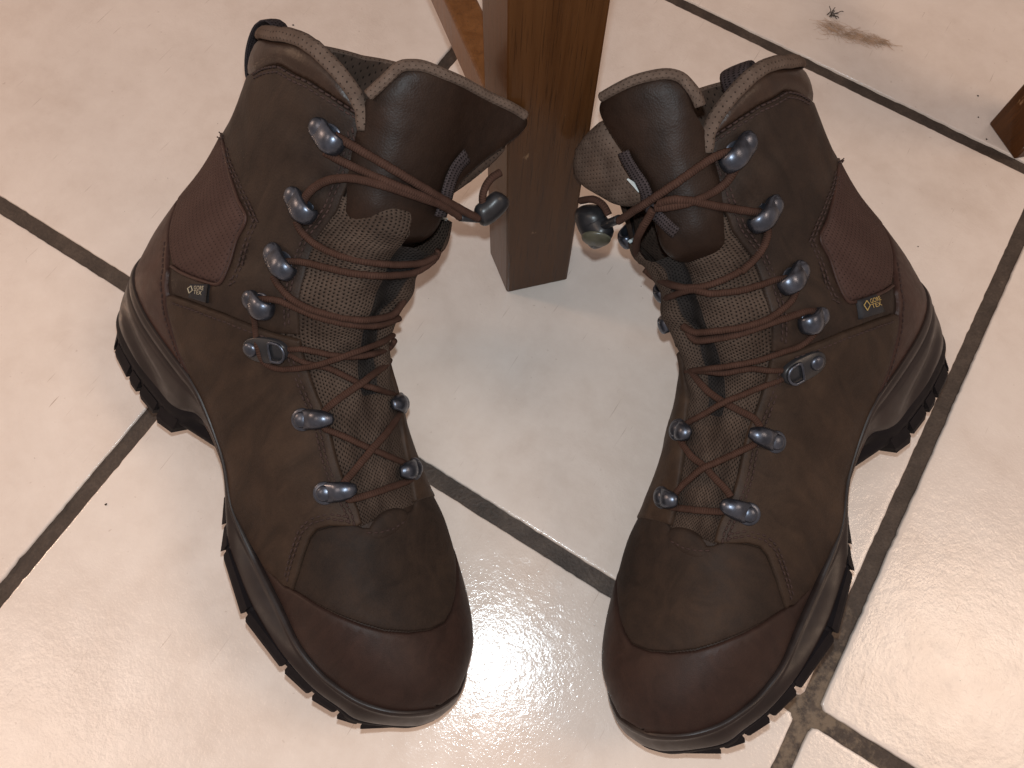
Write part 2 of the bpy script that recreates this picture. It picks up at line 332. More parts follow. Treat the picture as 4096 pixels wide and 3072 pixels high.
# traced fittings in boot coordinates (mm, or station / angle)
BULGE={'L': 8.0, 'R': -3.0}
LACE={
 'L':[
  [(95.3,40.6,220.4),(103.3,36.1,221.6),(112.5,30.8,222.9),(121.8,23.9,223.8),(128.8,13,222.6),(133.3,-1.6,219.6),(136.8,-15.2,216.9),(139.8,-24.8,215.6)],
  [(95.5,41.1,211.5),(100.3,37.7,211.9),(106.4,33.9,213.4),(114.4,30.1,215.8),(122.6,25.5,218.3),(128.5,18.1,219.3),(132.2,7.8,218.7),(134.7,-3.5,216.7),(137.1,-14,213.7)],
  [(100.1,40.4,181.7),(98.6,41.2,185.7),(99.2,41.1,192.4),(102.4,39.8,200.5),(107.9,36.9,207.5),(115.1,32.7,212.7),(122.9,26.6,216.3),(129.1,17.3,218),(132.8,5.7,217.9),(134.6,-5.3,216.9)],
  [(100.2,40.6,175),(103.9,38.9,172.5),(109.7,37,172),(117.7,34.7,173.7),(126.5,31.3,177.3),(134.9,24.7,181.9),(139.6,11,184.6),(139.8,-5,185.8),(139,-13.8,189.5)],
  [(104.9,43.1,154.1),(107.8,41.6,156.7),(113.3,38.2,161.5),(125.1,33.9,168.7),(135.4,28.2,174.9),(141.8,17.7,179.8),(141.8,-2.1,181.4),(139.5,-13.3,187.7),(138.1,-14.2,192.7)],
  [(107.5,44.5,147.4),(111.1,43.5,145.6),(115.8,42.4,144.9),(122.7,40.4,145.3),(131.4,35.8,147.4),(142.1,26,152.1),(147.2,16.2,155.4),(146.4,0.2,157),(141.6,-8.8,161.2)],
  [(109.2,47.4,133.3),(112.1,45.9,136.1),(116.8,43,139.5),(125.7,39.1,142.9),(135.5,32.8,146),(144.3,23.1,149.8),(148.2,9.2,151.9),(144.2,-10.5,151)],
  [(109.1,47.3,125.5),(111.7,45.5,121.4),(115.4,43.7,114.9),(121.2,43.2,109.6),(126.4,40.5,105.4),(133.5,37.5,108.1),(142.5,33.7,118),(148.5,28.2,127.8),(152.8,19.9,138.1),(152,4.4,142),(146.4,-11.7,140)],
  [(127.6,38.2,115.9),(130.5,36.8,118.8),(135.8,33.8,124.6),(142,29.5,128.4),(147.2,24.7,131),(152.1,17.4,134.3),(153.9,7.1,136.6),(148.2,-12.5,132),(148.6,-12.6,138.4)],
  [(130.2,37,116.7),(134.3,34.8,117.9),(141.6,30.9,119.7),(148.7,25.6,123.8),(155.6,20.1,124.8),(162.7,13,124.6),(167.2,4.2,124),(168.2,-17.9,114.2)],
  [(152.2,-13.6,127.2),(155.8,-7.4,128),(161.3,7.6,128.9),(163.8,15.9,126.4),(163.2,21.2,119.1),(162.9,26.9,109.1),(164.2,28.5,106.1)],
  [(168,29.2,102.7),(170.2,28.6,102.1),(177.5,24.3,104.7),(186.2,18.7,106.5),(193.9,10.1,106.2),(201.4,-8.7,99.5)],
  [(174.8,-15.7,110.7),(178,-10.4,112.5),(185.8,3.8,113),(191.4,16.5,109.2),(193.9,22.5,100.8),(195.9,27.5,92.6),(196.8,29.2,90.2)],
  [(200.8,28.8,87.8),(203.6,27.6,86.6),(206.1,20.5,90.4),(207.9,10.9,94.3),(208,-6.3,95.5),(205.9,-10.8,95.6)],
 ],
 'R':[
  [(94.2,40.7,222.4),(96.9,39.1,224.6),(101.6,36,226.3),(109,31.9,227.2),(118.2,26.5,227.6),(125.8,17.8,226.7),(130.3,6,224.4),(132.7,-7.1,221)],
  [(96.9,40,216.6),(99.9,37.9,214.2),(104.3,34.9,212.7),(111.4,31.9,213.6),(119.7,28.7,216.6),(125.8,23,219.8),(129.1,15.7,222.7)],
  [(95.6,41.1,186.7),(98,39.8,190.1),(102.5,37.7,195.5),(108.4,34.6,202.6),(114.7,31.6,210.4),(120.4,28.6,217.7),(124.4,23.9,222.4),(127.7,18.1,223.7)],
  [(98,40.5,184.5),(99.5,39.7,179.6),(103.7,38,175.4),(110.7,35.3,173.1),(119.3,31.7,172.6)],
  [(118.5,31.9,173.2),(120.2,31,173.2),(129.4,25,175.5),(135.1,16.7,178),(135.8,5.5,180.3),(126.9,-15.9,178.8),(126.3,-19.8,184.3)],
  [(99.6,43.7,151.3),(102.6,42.5,153.1),(108.4,39.3,157.6),(118.4,36.1,162.7),(126.8,31.9,167.4),(134.3,23.7,173.1),(136.7,15.6,177.9),(137.2,0.8,174.9),(130.6,-14.1,166.7)],
  [(105.9,43.8,148.4),(110.2,43.1,145.9),(116.1,41.6,146),(126.2,38.7,147.9),(136.9,31.9,152.8),(143.2,23.9,156.7),(146.2,11.9,158.3),(144.8,5.2,161.4)],
  [(102.6,48.5,130.1),(103.7,47.7,131.2),(108.8,45.2,136.1),(118,42.2,141.1),(126.9,37.8,145.3),(137.2,30.1,149.1),(143.8,21.5,152.1),(146.9,10.7,153.7),(145.4,7.1,158.5)],
  [(109.5,47.1,127.1),(111.7,45.6,123.5),(119.5,42,123),(128.3,38.1,127.1),(139,31.8,131.8),(147.2,24,136.3),(153.1,13.5,139.3),(151.9,-4.7,134.7)],
  [(129.6,37.9,115.3),(131.3,36.8,117),(137.8,32.8,123.5),(142.9,28,129.7),(150.4,19.3,133.8),(153,10,137.1),(152.6,-0.8,136.4)],
  [(133.3,36.5,114.2),(136.5,34.7,115),(144.6,30,118.3),(153.9,25.1,121.7),(161.4,20.9,124.5),(168.8,11.6,122.6),(174.5,1.3,119.6),(177.4,-1.8,117.2)],
  [(152.6,0.5,137.1),(154.9,3.3,134.4),(159,11.2,128.7),(160,17.8,123.1),(159.1,23.4,116.3),(157.5,28.2,108.8),(158.9,30.5,104.1)],
  [(181.3,-0.7,115.2),(183.7,1.1,113.8),(188.1,8.8,110.4),(189.7,15.3,106.9),(192,20.4,101.9),(193.7,25.4,96.1),(195.7,28.2,92.6)],
  [(165,30.3,101.1),(167.4,29.7,100.5),(176.5,26.2,103.7),(185.8,22.2,107.2),(192.1,16.5,107.8),(198.4,9.2,104.5),(203.4,3.3,100.7),(205.3,1.6,99.1)],
  [(200.9,26.7,90.6),(202.8,25.3,89.1),(206.4,18.2,92),(208.8,10.5,93.8),(210.4,-0.9,94.5),(209.4,-4.1,95.3)],
  [(129.5,14.9,222.4),(131.7,11.4,219.5),(133.8,6.9,216.2),(132.6,-3,208.9),(127.4,-15.5,197.6),(124.8,-20.1,188.9)],
 ],
}
HARD={
 'L':[
  ('hook',[(16.509,0.354),(16.308,0.296)]),
  ('hook',[(14.276,0.388),(13.837,0.326)]),
  ('hook',[(12.31,0.344),(11.779,0.282)]),
  ('hook',[(11.023,0.346),(10.803,0.303)]),
  ('eyelet',[(8.084,0.296),(7.927,0.212)]),
  ('eyelet',[(6.59,0.271),(6.46,0.184)]),
  ('eyelet',[(7.9,-0.15),(7.878,-0.019)]),
  ('eyelet',[(6.435,-0.075),(6.483,0.012)]),
  ('dring',[(9.89,0.355),(9.792,0.297)]),
 ],
 'R':[
  ('hook',[(16.772,0.353),(16.469,0.279)]),
  ('hook',[(14.626,0.392),(14.228,0.325)]),
  ('hook',[(12.329,0.356),(11.873,0.294)]),
  ('hook',[(11.027,0.351),(10.876,0.314)]),
  ('eyelet',[(8.013,0.313),(8.027,0.235)]),
  ('eyelet',[(6.491,0.267),(6.494,0.186)]),
  ('eyelet',[(7.751,-0.033),(7.694,0.038)]),
  ('eyelet',[(6.243,-0.037),(6.271,0.033)]),
  ('dring',[(9.954,0.345),(9.679,0.303)]),
 ],
}
SHEETS={
 'L':{
  'tongue':(3,[(34,230.2),(34.5,237.4),(34.5,243.6),(32.3,252.2),(29.1,259.3),(25.4,263),(20.7,264.9),(12.6,265.6),(-1.2,265.1),(-17.4,263.7),(-31.2,263.6),(-37.9,263.6),(-39.4,260.7),(-37.2,254.5),(-30.1,244),(-21,232.7),(-14,222),(-11,206),(-8,190),(4,178),(14,176),(24,180),(30,190),(33,203),(33.5,218.5)]),
  'roll':(4,[(102.3,36.2,237.9),(100,36.3,243.8),(100.9,32.9,253.2),(101.5,29.9,260.6),(103.5,26.1,263.9),(105.9,21.6,265.9),(109.3,13.7,266.7),(111.8,0.4,266.4),(114.5,-16.2,264.7),(119.6,-30,264.8),(123.7,-37.3,264.4)]),
  'under':(-2,[(-37.9,245.8),(-35.5,238.7),(-30.2,229.6),(-24.2,221.5),(-18.2,215.2),(-14.8,211.3),(-8,207.9),(-7.6,213.9),(-13.4,224.6),(-23.9,234.1),(-33.1,245.1)]),
  'strap':(5,[(123.7,-10.9,239),(124.9,-7.7,234.5),(126.6,-5.8,229.2),(129,-5.6,222.6),(131.2,-6.1,216.8),(133.6,-5.8,210.1)]),
 },
 'R':{
  'tongue':(3,[(34.3,247.7),(34.3,252.8),(34.8,257.5),(33.1,262.6),(29.7,267.1),(25,269.8),(16.9,271.9),(8,272.2),(-1.8,271),(-5.1,267.6),(-5.2,263.1),(-1.9,254.2),(2.1,245.8),(7.3,236.9),(11,229.3),(8.5,221.7),(7,206),(8,190),(14,178),(22,178),(29,188),(32.5,200),(33.5,214.4),(33.5,226.2),(34,238.9)]),
  'roll':(4,[(97.7,36.5,249.2),(96.4,36.3,253.6),(96.1,35.2,258.9),(96.3,33.5,263.9),(98.3,30.4,268),(101.3,25.8,270.8),(105.3,17.9,273.2),(108.2,9.2,273.5),(109.6,-0.7,272.6)]),
  'under':(-3,[(-12.6,259.9),(-26.5,256),(-39.3,250.1),(-47.5,242.5),(-49,235.1),(-43,228.5),(-32.1,224),(-22.2,219.4),(-9.7,217.3),(4.1,219.2),(7.2,227.2),(2.5,235.5),(-3.3,244.4),(-7.5,252.9)]),
  'strap':(5,[(118.8,5.7,248.8),(120.4,6.4,244.1),(122.1,8.4,238.4),(123.5,10.5,233.3),(125,11.2,228.6),(127.3,10.7,222.8),(128.9,15.3,214),(129.6,19.4,207.1)]),
 },
}
LOCK={
 'L':[
  [(138.2,-26.1,214.3),(138.5,-31.2,219.9),(138,-34.2,225.8),(137.3,-35.4,229.4)],
  [(131.6,-30.5,237.9),(131.5,-26.8,233.6),(132.7,-25.2,228.5),(134.8,-25.8,223.4),(137.7,-28.8,219.1)],
  [(135.6,-16.4,212.5),(138.5,-26.9,214.6)],
 ],
 'R':[
  [(126.5,-30.3,225.4),(128.7,-31.4,218.9),(132.1,-26.6,211.6)],
  [(123.8,-35.8,230.5),(125.3,-24.6,230.9),(127.1,-18,227.8),(129.1,-16,222.8)],
  [(130.4,-9.5,220.3),(129.9,-28.8,216.7)],
 ],
}

# ------------------------------------------------------------------ boots: side-profile stations of the last (mm)
# columns: top x z, sole x z, lateral and medial half width, height of the widest point, roundness above and below
ST = np.array([
(304.6,36.84,302.8,27,8.921,8.764,.5007,2,2),(296.8,46.13,296.7,19.31,22.23,22.22,.6249,2.2,2.6),(286.2,53.57,287.7,15.78,31.38,33.97,.6608,2.3,3),
(268.6,61.08,269.9,14.14,39.75,43.4,.6981,2.4,3.5),(246.4,69.76,244.4,13.55,45.47,49.92,.7112,2.4,4),(226.3,81.59,216.5,13.45,43.71,51.4,.7115,2.3,4),
(210.4,92.21,185.7,12.6,41.04,45.84,.7116,2.2,4),(193.1,106.1,154.6,12.8,41.21,38.82,.68,2.1,3.5),(171.7,119,122.7,18.31,37.42,36.11,.6251,2.1,3),
(156.3,130.8,83.03,23.55,39.2,33.27,.5902,2.1,2.8),(148.4,145.5,42.04,26.99,44.52,33.35,.5675,2.1,2.6),(143.7,163.5,3.304,37.6,49.8,37.51,.5254,2.1,2.4),
(137.2,177.5,-7.165,61.69,45.83,36.9,.5074,2.1,2.2),(133.8,190.1,-6.726,92.83,42.34,39.4,.4859,2.1,2.1),(132.5,201.9,-.6012,124.1,40.95,43.98,.4717,2.1,2.1),
(125.6,210.8,4.762,154,42.04,45.2,.4853,2.1,2.1),(119.3,220.7,8.242,181.6,43.48,46.75,.5158,2.1,2.1),(114.8,229.5,4.982,210.4,44.28,47.44,.5184,2.1,2.1),
(110.5,238.5,2.5,239,45,48,.52,2.1,2.1),(106.5,247.5,0,266,45.5,49,.52,2.1,2.1)])
NS = len(ST)
def stations(t):
    t = np.clip(np.asarray(t, float), 0, NS - 1); i = np.clip(np.floor(t).astype(int), 0, NS - 2); u = (t - i)[..., None]
    g = lambda k: ST[np.clip(k, 0, NS - 1)]
    p0, p1, p2, p3 = g(i - 1), g(i), g(i + 1), g(i + 2)
    p0 = np.where((i == 0)[..., None], 2 * p1 - p2, p0); p3 = np.where((i == NS - 2)[..., None], 2 * p2 - p1, p3)
    return .5 * (2 * p1 + (-p0 + p2) * u + (2 * p0 - 5 * p1 + 4 * p2 - p3) * u ** 2 + (-p0 + 3 * p1 - 3 * p2 + p3) * u ** 3)
def surf(t, f):
    t, f = np.broadcast_arrays(np.asarray(t, float), np.asarray(f, float))
    f = (f + 1) % 2 - 1
    k = stations(t); a = np.abs(f) * np.pi; ca_, sa_ = np.cos(a), np.sin(np.clip(a, 0, np.pi))
    s0, p, q = k[..., 6], k[..., 7], k[..., 8]; up = ca_ >= 0
    s = np.where(up, s0 * (1 - np.abs(ca_) ** (2 / p)), s0 + (1 - s0) * np.abs(ca_) ** (2 / q))
    w = np.where(up, np.abs(sa_) ** (2 / p), np.abs(sa_) ** (2 / q))
    y = (k[..., 4] - k[..., 5]) / 2 + np.sign(f) * w * (k[..., 4] + k[..., 5]) / 2
    return np.stack([k[..., 0] * (1 - s) + k[..., 2] * s, y, k[..., 1] * (1 - s) + k[..., 3] * s], -1)
def partials(t, f):
    e = 2e-3; t = np.asarray(t, float); f = np.asarray(f, float)
    ta, tb = np.maximum(t - e, 0), np.minimum(t + e, NS - 1)
    return (surf(tb, f) - surf(ta, f)) / (tb - ta)[..., None], (surf(t, f + e) - surf(t, f - e)) / (2 * e)
def snormal(t, f):
    t, f = np.broadcast_arrays(np.asarray(t, float), np.asarray(f, float))
    a, b = partials(t, f); n = np.cross(b, a); return n / (np.linalg.norm(n, axis=-1, keepdims=True) + 1e-12)
def on(t, f, h=0.0):
    return surf(t, f) + snormal(t, f) * (h[..., None] if np.ndim(h) else h)
def lin(tab, x):
    tab = sorted(tab); return np.interp(x, [q[0] for q in tab], [q[1] for q in tab])

# seam lines in surface coordinates (station, angle): angle 0 = front ridge, + lateral, 1 = heel line
EYE = [(17.05,.252),(16.6,.237),(16,.245),(15.2,.255),(14.5,.272),(13.8,.282),(13,.278),(12.4,.266),(11.7,.253),(11,.247),(10.4,.243),(9.7,.242),(9.05,.238),(8.5,.235),(8,.225),(7.3,.215),(6.8,.205),(6.3,.192),(5.87,.18),(5.6,.18)]
VAMPS = [(5.65,.21),(5.85,.29),(5.9,.33),(5.8,.36),(5.5,.405),(5.25,.445),(5.03,.49)]
RANDL = [(8.0,.70),(6.9,.675),(6.2,.64),(5.72,.60),(5.42,.525),(5.03,.49),(4.54,.425),(4.05,.35),(3.61,.28),(3.28,.22),(2.95,.135),(2.73,.045),(2.70,-.02),(2.86,-.065),(3.18,-.125),(3.55,-.18),(4.1,-.27),(4.7,-.37),(5.2,-.47),(5.6,-.55),(6.2,-.62),(7,-.68)]
COUNT = [(13.0,.745),(12.2,.630),(11.5,.567),(10.95,.546),(10.43,.555),(9.97,.568),(9.57,.578),(9.13,.60),(8.7,.64),(8.4,.70)]
ANKF = [(14.9,.68),(14.3,.587),(13.7,.52),(13.22,.466),(12.55,.447),(11.87,.427),(11.42,.424),(11.3,.436),(11.38,.483),(11.5,.525),(11.62,.56)]
CSEAM = [(17.5,.262),(17.5,.31),(17.5,.35),(17.45,.42),(17.33,.47),(17.26,.52),(17.0,.575),(16.72,.63),(16.45,.75),(16.4,.9),(16.4,1.0)]
CTOP = [(17.3,.258),(17.85,.285),(18.1,.325),(18.2,.38),(18.15,.44),(18.0,.49),(17.78,.53),(17.5,.60),(17.15,.75),(17.0,.9),(17.0,1.0)]
RIM = [(16.95,.225),(17.5,.228),(17.95,.250),(18.2,.282),(18.38,.33),(18.44,.39),(18.37,.45),(18.18,.5),(17.95,.545),(17.68,.62),(17.36,.75),(17.2,.9),(17.2,1.0)]
QSEAM = [(10.97,.53),(10.81,.47),(10.64,.41),(10.42,.355),(10.2,.3),(10.08,.250)]
mir = lambda L: [(t, -f) for t, f in L]
def rev(L): return list(reversed(L))

KT, KF = 14.0, 130.0                 # surface coordinates -> roughly mm, for triangulating
def dense(L, step=1.6):
    """closed outline in surface coordinates resampled by real distance"""
    L = np.asarray(L, float); out = []
    for a, b in zip(L, np.roll(L, -1, 0)):
        d = np.linalg.norm(on(*a) - on(*b)) if True else 0
        n = max(1, int(d / step)); out += [a + (b - a) * k / n for k in range(n)]
    return np.array(out)
def rounded(L, it=2):
    L = np.asarray(L, float)
    for _ in range(it):
        N = np.roll(L, -1, 0); L = np.stack([L * .78 + N * .22, L * .22 + N * .78], 1).reshape(-1, 2)
    return L
def inside(P, poly):
    x, y = P[:, 0], P[:, 1]; c = np.zeros(len(P), bool); q = np.roll(poly, 1, 0)
    for (x1, y1), (x2, y2) in zip(poly, q):
        k = ((y1 > y) != (y2 > y)); c ^= k & (x < (x2 - x1) * (y - y1) / (y2 - y1 + 1e-15) + x1)
    return c
def fill(poly, rings, step):
    """triangulate outline + inset rings + inner grid, all 2D"""
    lo, hi = poly.min(0), poly.max(0)
    gx, gy = np.meshgrid(np.arange(lo[0], hi[0], step), np.arange(lo[1], hi[1], step), indexing='ij')
    G = np.stack([gx.ravel() + (np.arange(gx.size) % 2) * 1e-3, gy.ravel()], 1)
    G = G[inside(G, poly)] if len(G) else G
    pts = [poly]; edges = [(k, (k + 1) % len(poly)) for k in range(len(poly))]
    for r in rings: pts.append(r[inside(r, poly)])
    if len(G):
        keep = np.ones(len(G), bool)
        B = np.concatenate(pts)
        for i0 in range(0, len(G), 2000):
            d = np.linalg.norm(G[i0:i0 + 2000, None] - B[None], axis=2).min(1); keep[i0:i0 + 2000] = d > step * .45
        pts.append(G[keep])
    A = np.concatenate(pts)
    r = delaunay_2d_cdt([Vector(p) for p in A.tolist()], edges, [], 0, 1e-6)
    V = np.array([(p.x, p.y) for p in r[0]]); F = [tuple(f) for f in r[2]]
    cen = np.array([V[list(f)].mean(0) for f in F]); ok = inside(cen, poly)
    return V, [f for f, k in zip(F, ok) if k]
def prof(d, h, e, sink):
    u = np.clip(d / e, 0, 1); return sink + (h - sink) * np.sqrt(np.clip(1 - (1 - u) ** 2, 0, 1))
def patch(name, L, h, material, parent, mirror, edge=1.3, step=2.6, sink=-1.2, extra=None, rnd_it=0, uvs=1.0):
    """leather piece lying on the boot: outline in surface coordinates, height h, rounded edge"""
    L = rounded(L, rnd_it) if rnd_it else np.asarray(L, float)
    D = dense(L); sc = np.array([KT, KF]); X = on(D[:, 0], D[:, 1]); n = snormal(D[:, 0], D[:, 1])
    T = np.roll(X, -1, 0) - np.roll(X, 1, 0); T /= np.linalg.norm(T, axis=1, keepdims=True) + 1e-9
    area = .5 * np.sum(D[:, 0] * np.roll(D[:, 1], -1) - np.roll(D[:, 0], -1) * D[:, 1])
    a, b = partials(D[:, 0], D[:, 1]); I3 = np.cross(n, T); rings = []
    for s_ in (1, -1):
        q = []
        for k in range(len(D)):
            J = np.column_stack([a[k], b[k]]); q.append(np.linalg.lstsq(J, I3[k], rcond=None)[0])
        break
    q = np.array(q)
    test = D + q * .3
    if inside(test * sc, D * sc).mean() < .5: q = -q
    for e_ in (.18, .5, 1.0): rings.append((D + q * edge * e_) * sc)
    V2, F = fill(D * sc, rings, step)
    t, f = V2[:, 0] / KT, V2[:, 1] / KF; t = np.clip(t, 0, NS - 1)
    B3 = surf(t, f); d = np.full(len(B3), 1e9)
    for i0 in range(0, len(B3), 3000): d[i0:i0 + 3000] = np.linalg.norm(B3[i0:i0 + 3000, None] - X[None], axis=2).min(1)
    hh = prof(d, h, edge, sink)
    if extra is not None: hh = hh + extra(t, f, d)
    P = B3 + snormal(t, f) * hh[:, None]
    # orient outward
    fa = np.array([ff for ff in F]); nf = np.cross(P[fa[:, 1]] - P[fa[:, 0]], P[fa[:, 2]] - P[fa[:, 0]]).sum(0)
    nn = snormal(t, f)[fa[:, 0]].sum(0) * 0 + (np.cross(P[fa[:, 1]] - P[fa[:, 0]], P[fa[:, 2]] - P[fa[:, 0]]) * snormal(t, f)[fa[:, 0]]).sum()
    if nn[0] < 0: F = [tuple(reversed(x)) for x in F]
    m = MB(); m.add(P, F, np.stack([t * 12, f * 125], 1) * uvs)
    return m.build(name, material, parent, mirror=mirror)
def flat_patch(name, L, fmap, h, material, parent, mirror, edge=2.0, step=2.6, back=None, rnd_it=1, extra=None):
    """padded piece on a free sheet: outline in mm, fmap(a, b, h) -> 3D; closed at the back"""
    P = rounded(L, rnd_it) if rnd_it else np.asarray(L, float); D = []
    for a, b in zip(P, np.roll(P, -1, 0)):
        n = max(1, int(np.linalg.norm(b - a) / 1.6)); D += [a + (b - a) * k / n for k in range(n)]
    D = np.array(D); T = np.roll(D, -1, 0) - np.roll(D, 1, 0); T /= np.linalg.norm(T, axis=1, keepdims=True) + 1e-9
    q = np.stack([-T[:, 1], T[:, 0]], 1)
    if inside(D + q * .4, D).mean() < .5: q = -q
    V2, F = fill(D, [D + q * edge * e_ for e_ in (.12, .4, 1.0)], step)
    d = np.full(len(V2), 1e9)
    for i0 in range(0, len(V2), 3000): d[i0:i0 + 3000] = np.linalg.norm(V2[i0:i0 + 3000, None] - D[None], axis=2).min(1)
    hh = prof(d, h, edge, 0.0)
    if extra is not None: hh = hh + extra(V2[:, 0], V2[:, 1], d)
    m = MB(); A = fmap(V2[:, 0], V2[:, 1], hh)
    fa = np.array(F); N = np.cross(A[fa[:, 1]] - A[fa[:, 0]], A[fa[:, 2]] - A[fa[:, 0]]).sum(0)
    ref = fmap(V2[:1, 0], V2[:1, 1], np.ones(1)) - fmap(V2[:1, 0], V2[:1, 1], np.zeros(1))
    if N @ ref[0] < 0: F = [tuple(reversed(x)) for x in F]
    m.add(A, F, V2)
    if back is not None: m.add(fmap(V2[:, 0], V2[:, 1], -prof(d, back, edge, 0.0)), [tuple(reversed(x)) for x in F], V2)
    return m.build(name, material, parent, mirror=mirror)

EYEM = {'L': [(17.05,-.25),(14,-.27),(11,-.24),(9.5,-.2),(8.4,-.135),(7.9,-.11),(7.5,-.07),(7.1,-.055),(6.1,-.035),(5.5,-.02)],
        'R': [(17.05,-.25),(14,-.27),(11,-.2),(9.5,-.1),(8.6,-.02),(8.1,-.005),(7.3,.015),(6,.025),(5.4,.02)]}
def bulge(t, f, side):
    return BULGE[side] * np.exp(-((t - 13.3) / 1.9) ** 2) * np.exp(-(np.minimum(0, f + .02) / .22) ** 2) * np.exp(-(np.maximum(0, f - .1) / .12) ** 2)
LEAN = math.tan(math.radians(20)); CVS = {'L': -.008, 'R': .0024}
def sheet(off, side):
    def f(y, z, h):
        drop = np.where(y < 0, CVS[side] * y ** 2, 52 * (1 - np.sqrt(1 - np.minimum(np.maximum(y, 0) / 46, .985) ** 2)))
        return np.stack([140 - LEAN * (z - 178) - drop - .10 * np.maximum(0, y - 25) ** 2 * np.clip((248 - z) / 18, 0, 1) - .03 * np.maximum(0, 205 - z) ** 2 + off + .94 * h, y + .35 * h * np.clip(y / 40, -1, 1), z + .34 * h], -1)
    return f
LEN = lambda P: np.linalg.norm(np.diff(P, axis=0), axis=1).sum()
def resample(P, n):
    P = np.asarray(P, float); d = np.concatenate([[0], np.cumsum(np.linalg.norm(np.diff(P, axis=0), axis=1))]); s = np.linspace(0, d[-1], n)
    return np.stack([np.interp(s, d, P[:, k]) for k in range(P.shape[1])], 1)
ZTOP = [(-12,58),(20,57),(45,54),(85,54),(98,51),(110,46),(121,41),(140,33),(160,25),(190,19),(230,17.5),(258,18.5),(280,24),(298,31.5),(308,35)]
BOTL = [(307,-4,11),(303,8,9.5),(292,24,8.5),(284,33.5,7.5),(275,36.5,7),(261,42.5,6),(242,48,6.5),(226,51,6.5),(208,51.8,7),(190,49.5,8),(173,45.5,10.5),(162,40,14),(145,34,22),(128,31,27),(110,29,27),(98,29.5,22),(92,33.5,15),(86,34.5,12),(73,35.5,9.5),(53,36.5,7.5),(42,36.5,7),(24,35.5,6.5),(11,31,6.5),(0,22,7.5),(-8,11,8.5),(-11,0,9)]
BOTM = [(307,-4,11),(305,-24,10),(292,-38,8.5),(278,-46,8),(258,-50,8),(235,-51,8),(215,-48,8.5),(195,-43,10),(170,-36,14),(140,-32,17),(110,-31,15),(90,-32,11),(60,-33,8),(20,-30,7.5),(2,-21,8),(-8,-11,8.5),(-11,0,9)]
def top_loop(sgn, h):
    out = []
    for t in np.linspace(0.0, 12.2, 260):
        f = np.linspace(.02, 1.0, 240) * sgn; X = on(np.full(240, t), f, h); g = X[:, 2] - np.interp(X[:, 0], [q[0] for q in ZTOP], [q[1] for q in ZTOP])
        k = np.where((g[:-1] > 0) & (g[1:] <= 0))[0]
        if len(k): k = k[-1]; u = g[k] / (g[k] - g[k + 1]); out.append(X[k] * (1 - u) + X[k + 1] * u)
    return np.array(out)
def smooth1(P, n=2):
    P = P.copy()
    for _ in range(n): P[1:-1] = (P[:-2] + 2 * P[1:-1] + P[2:]) / 4
    return P

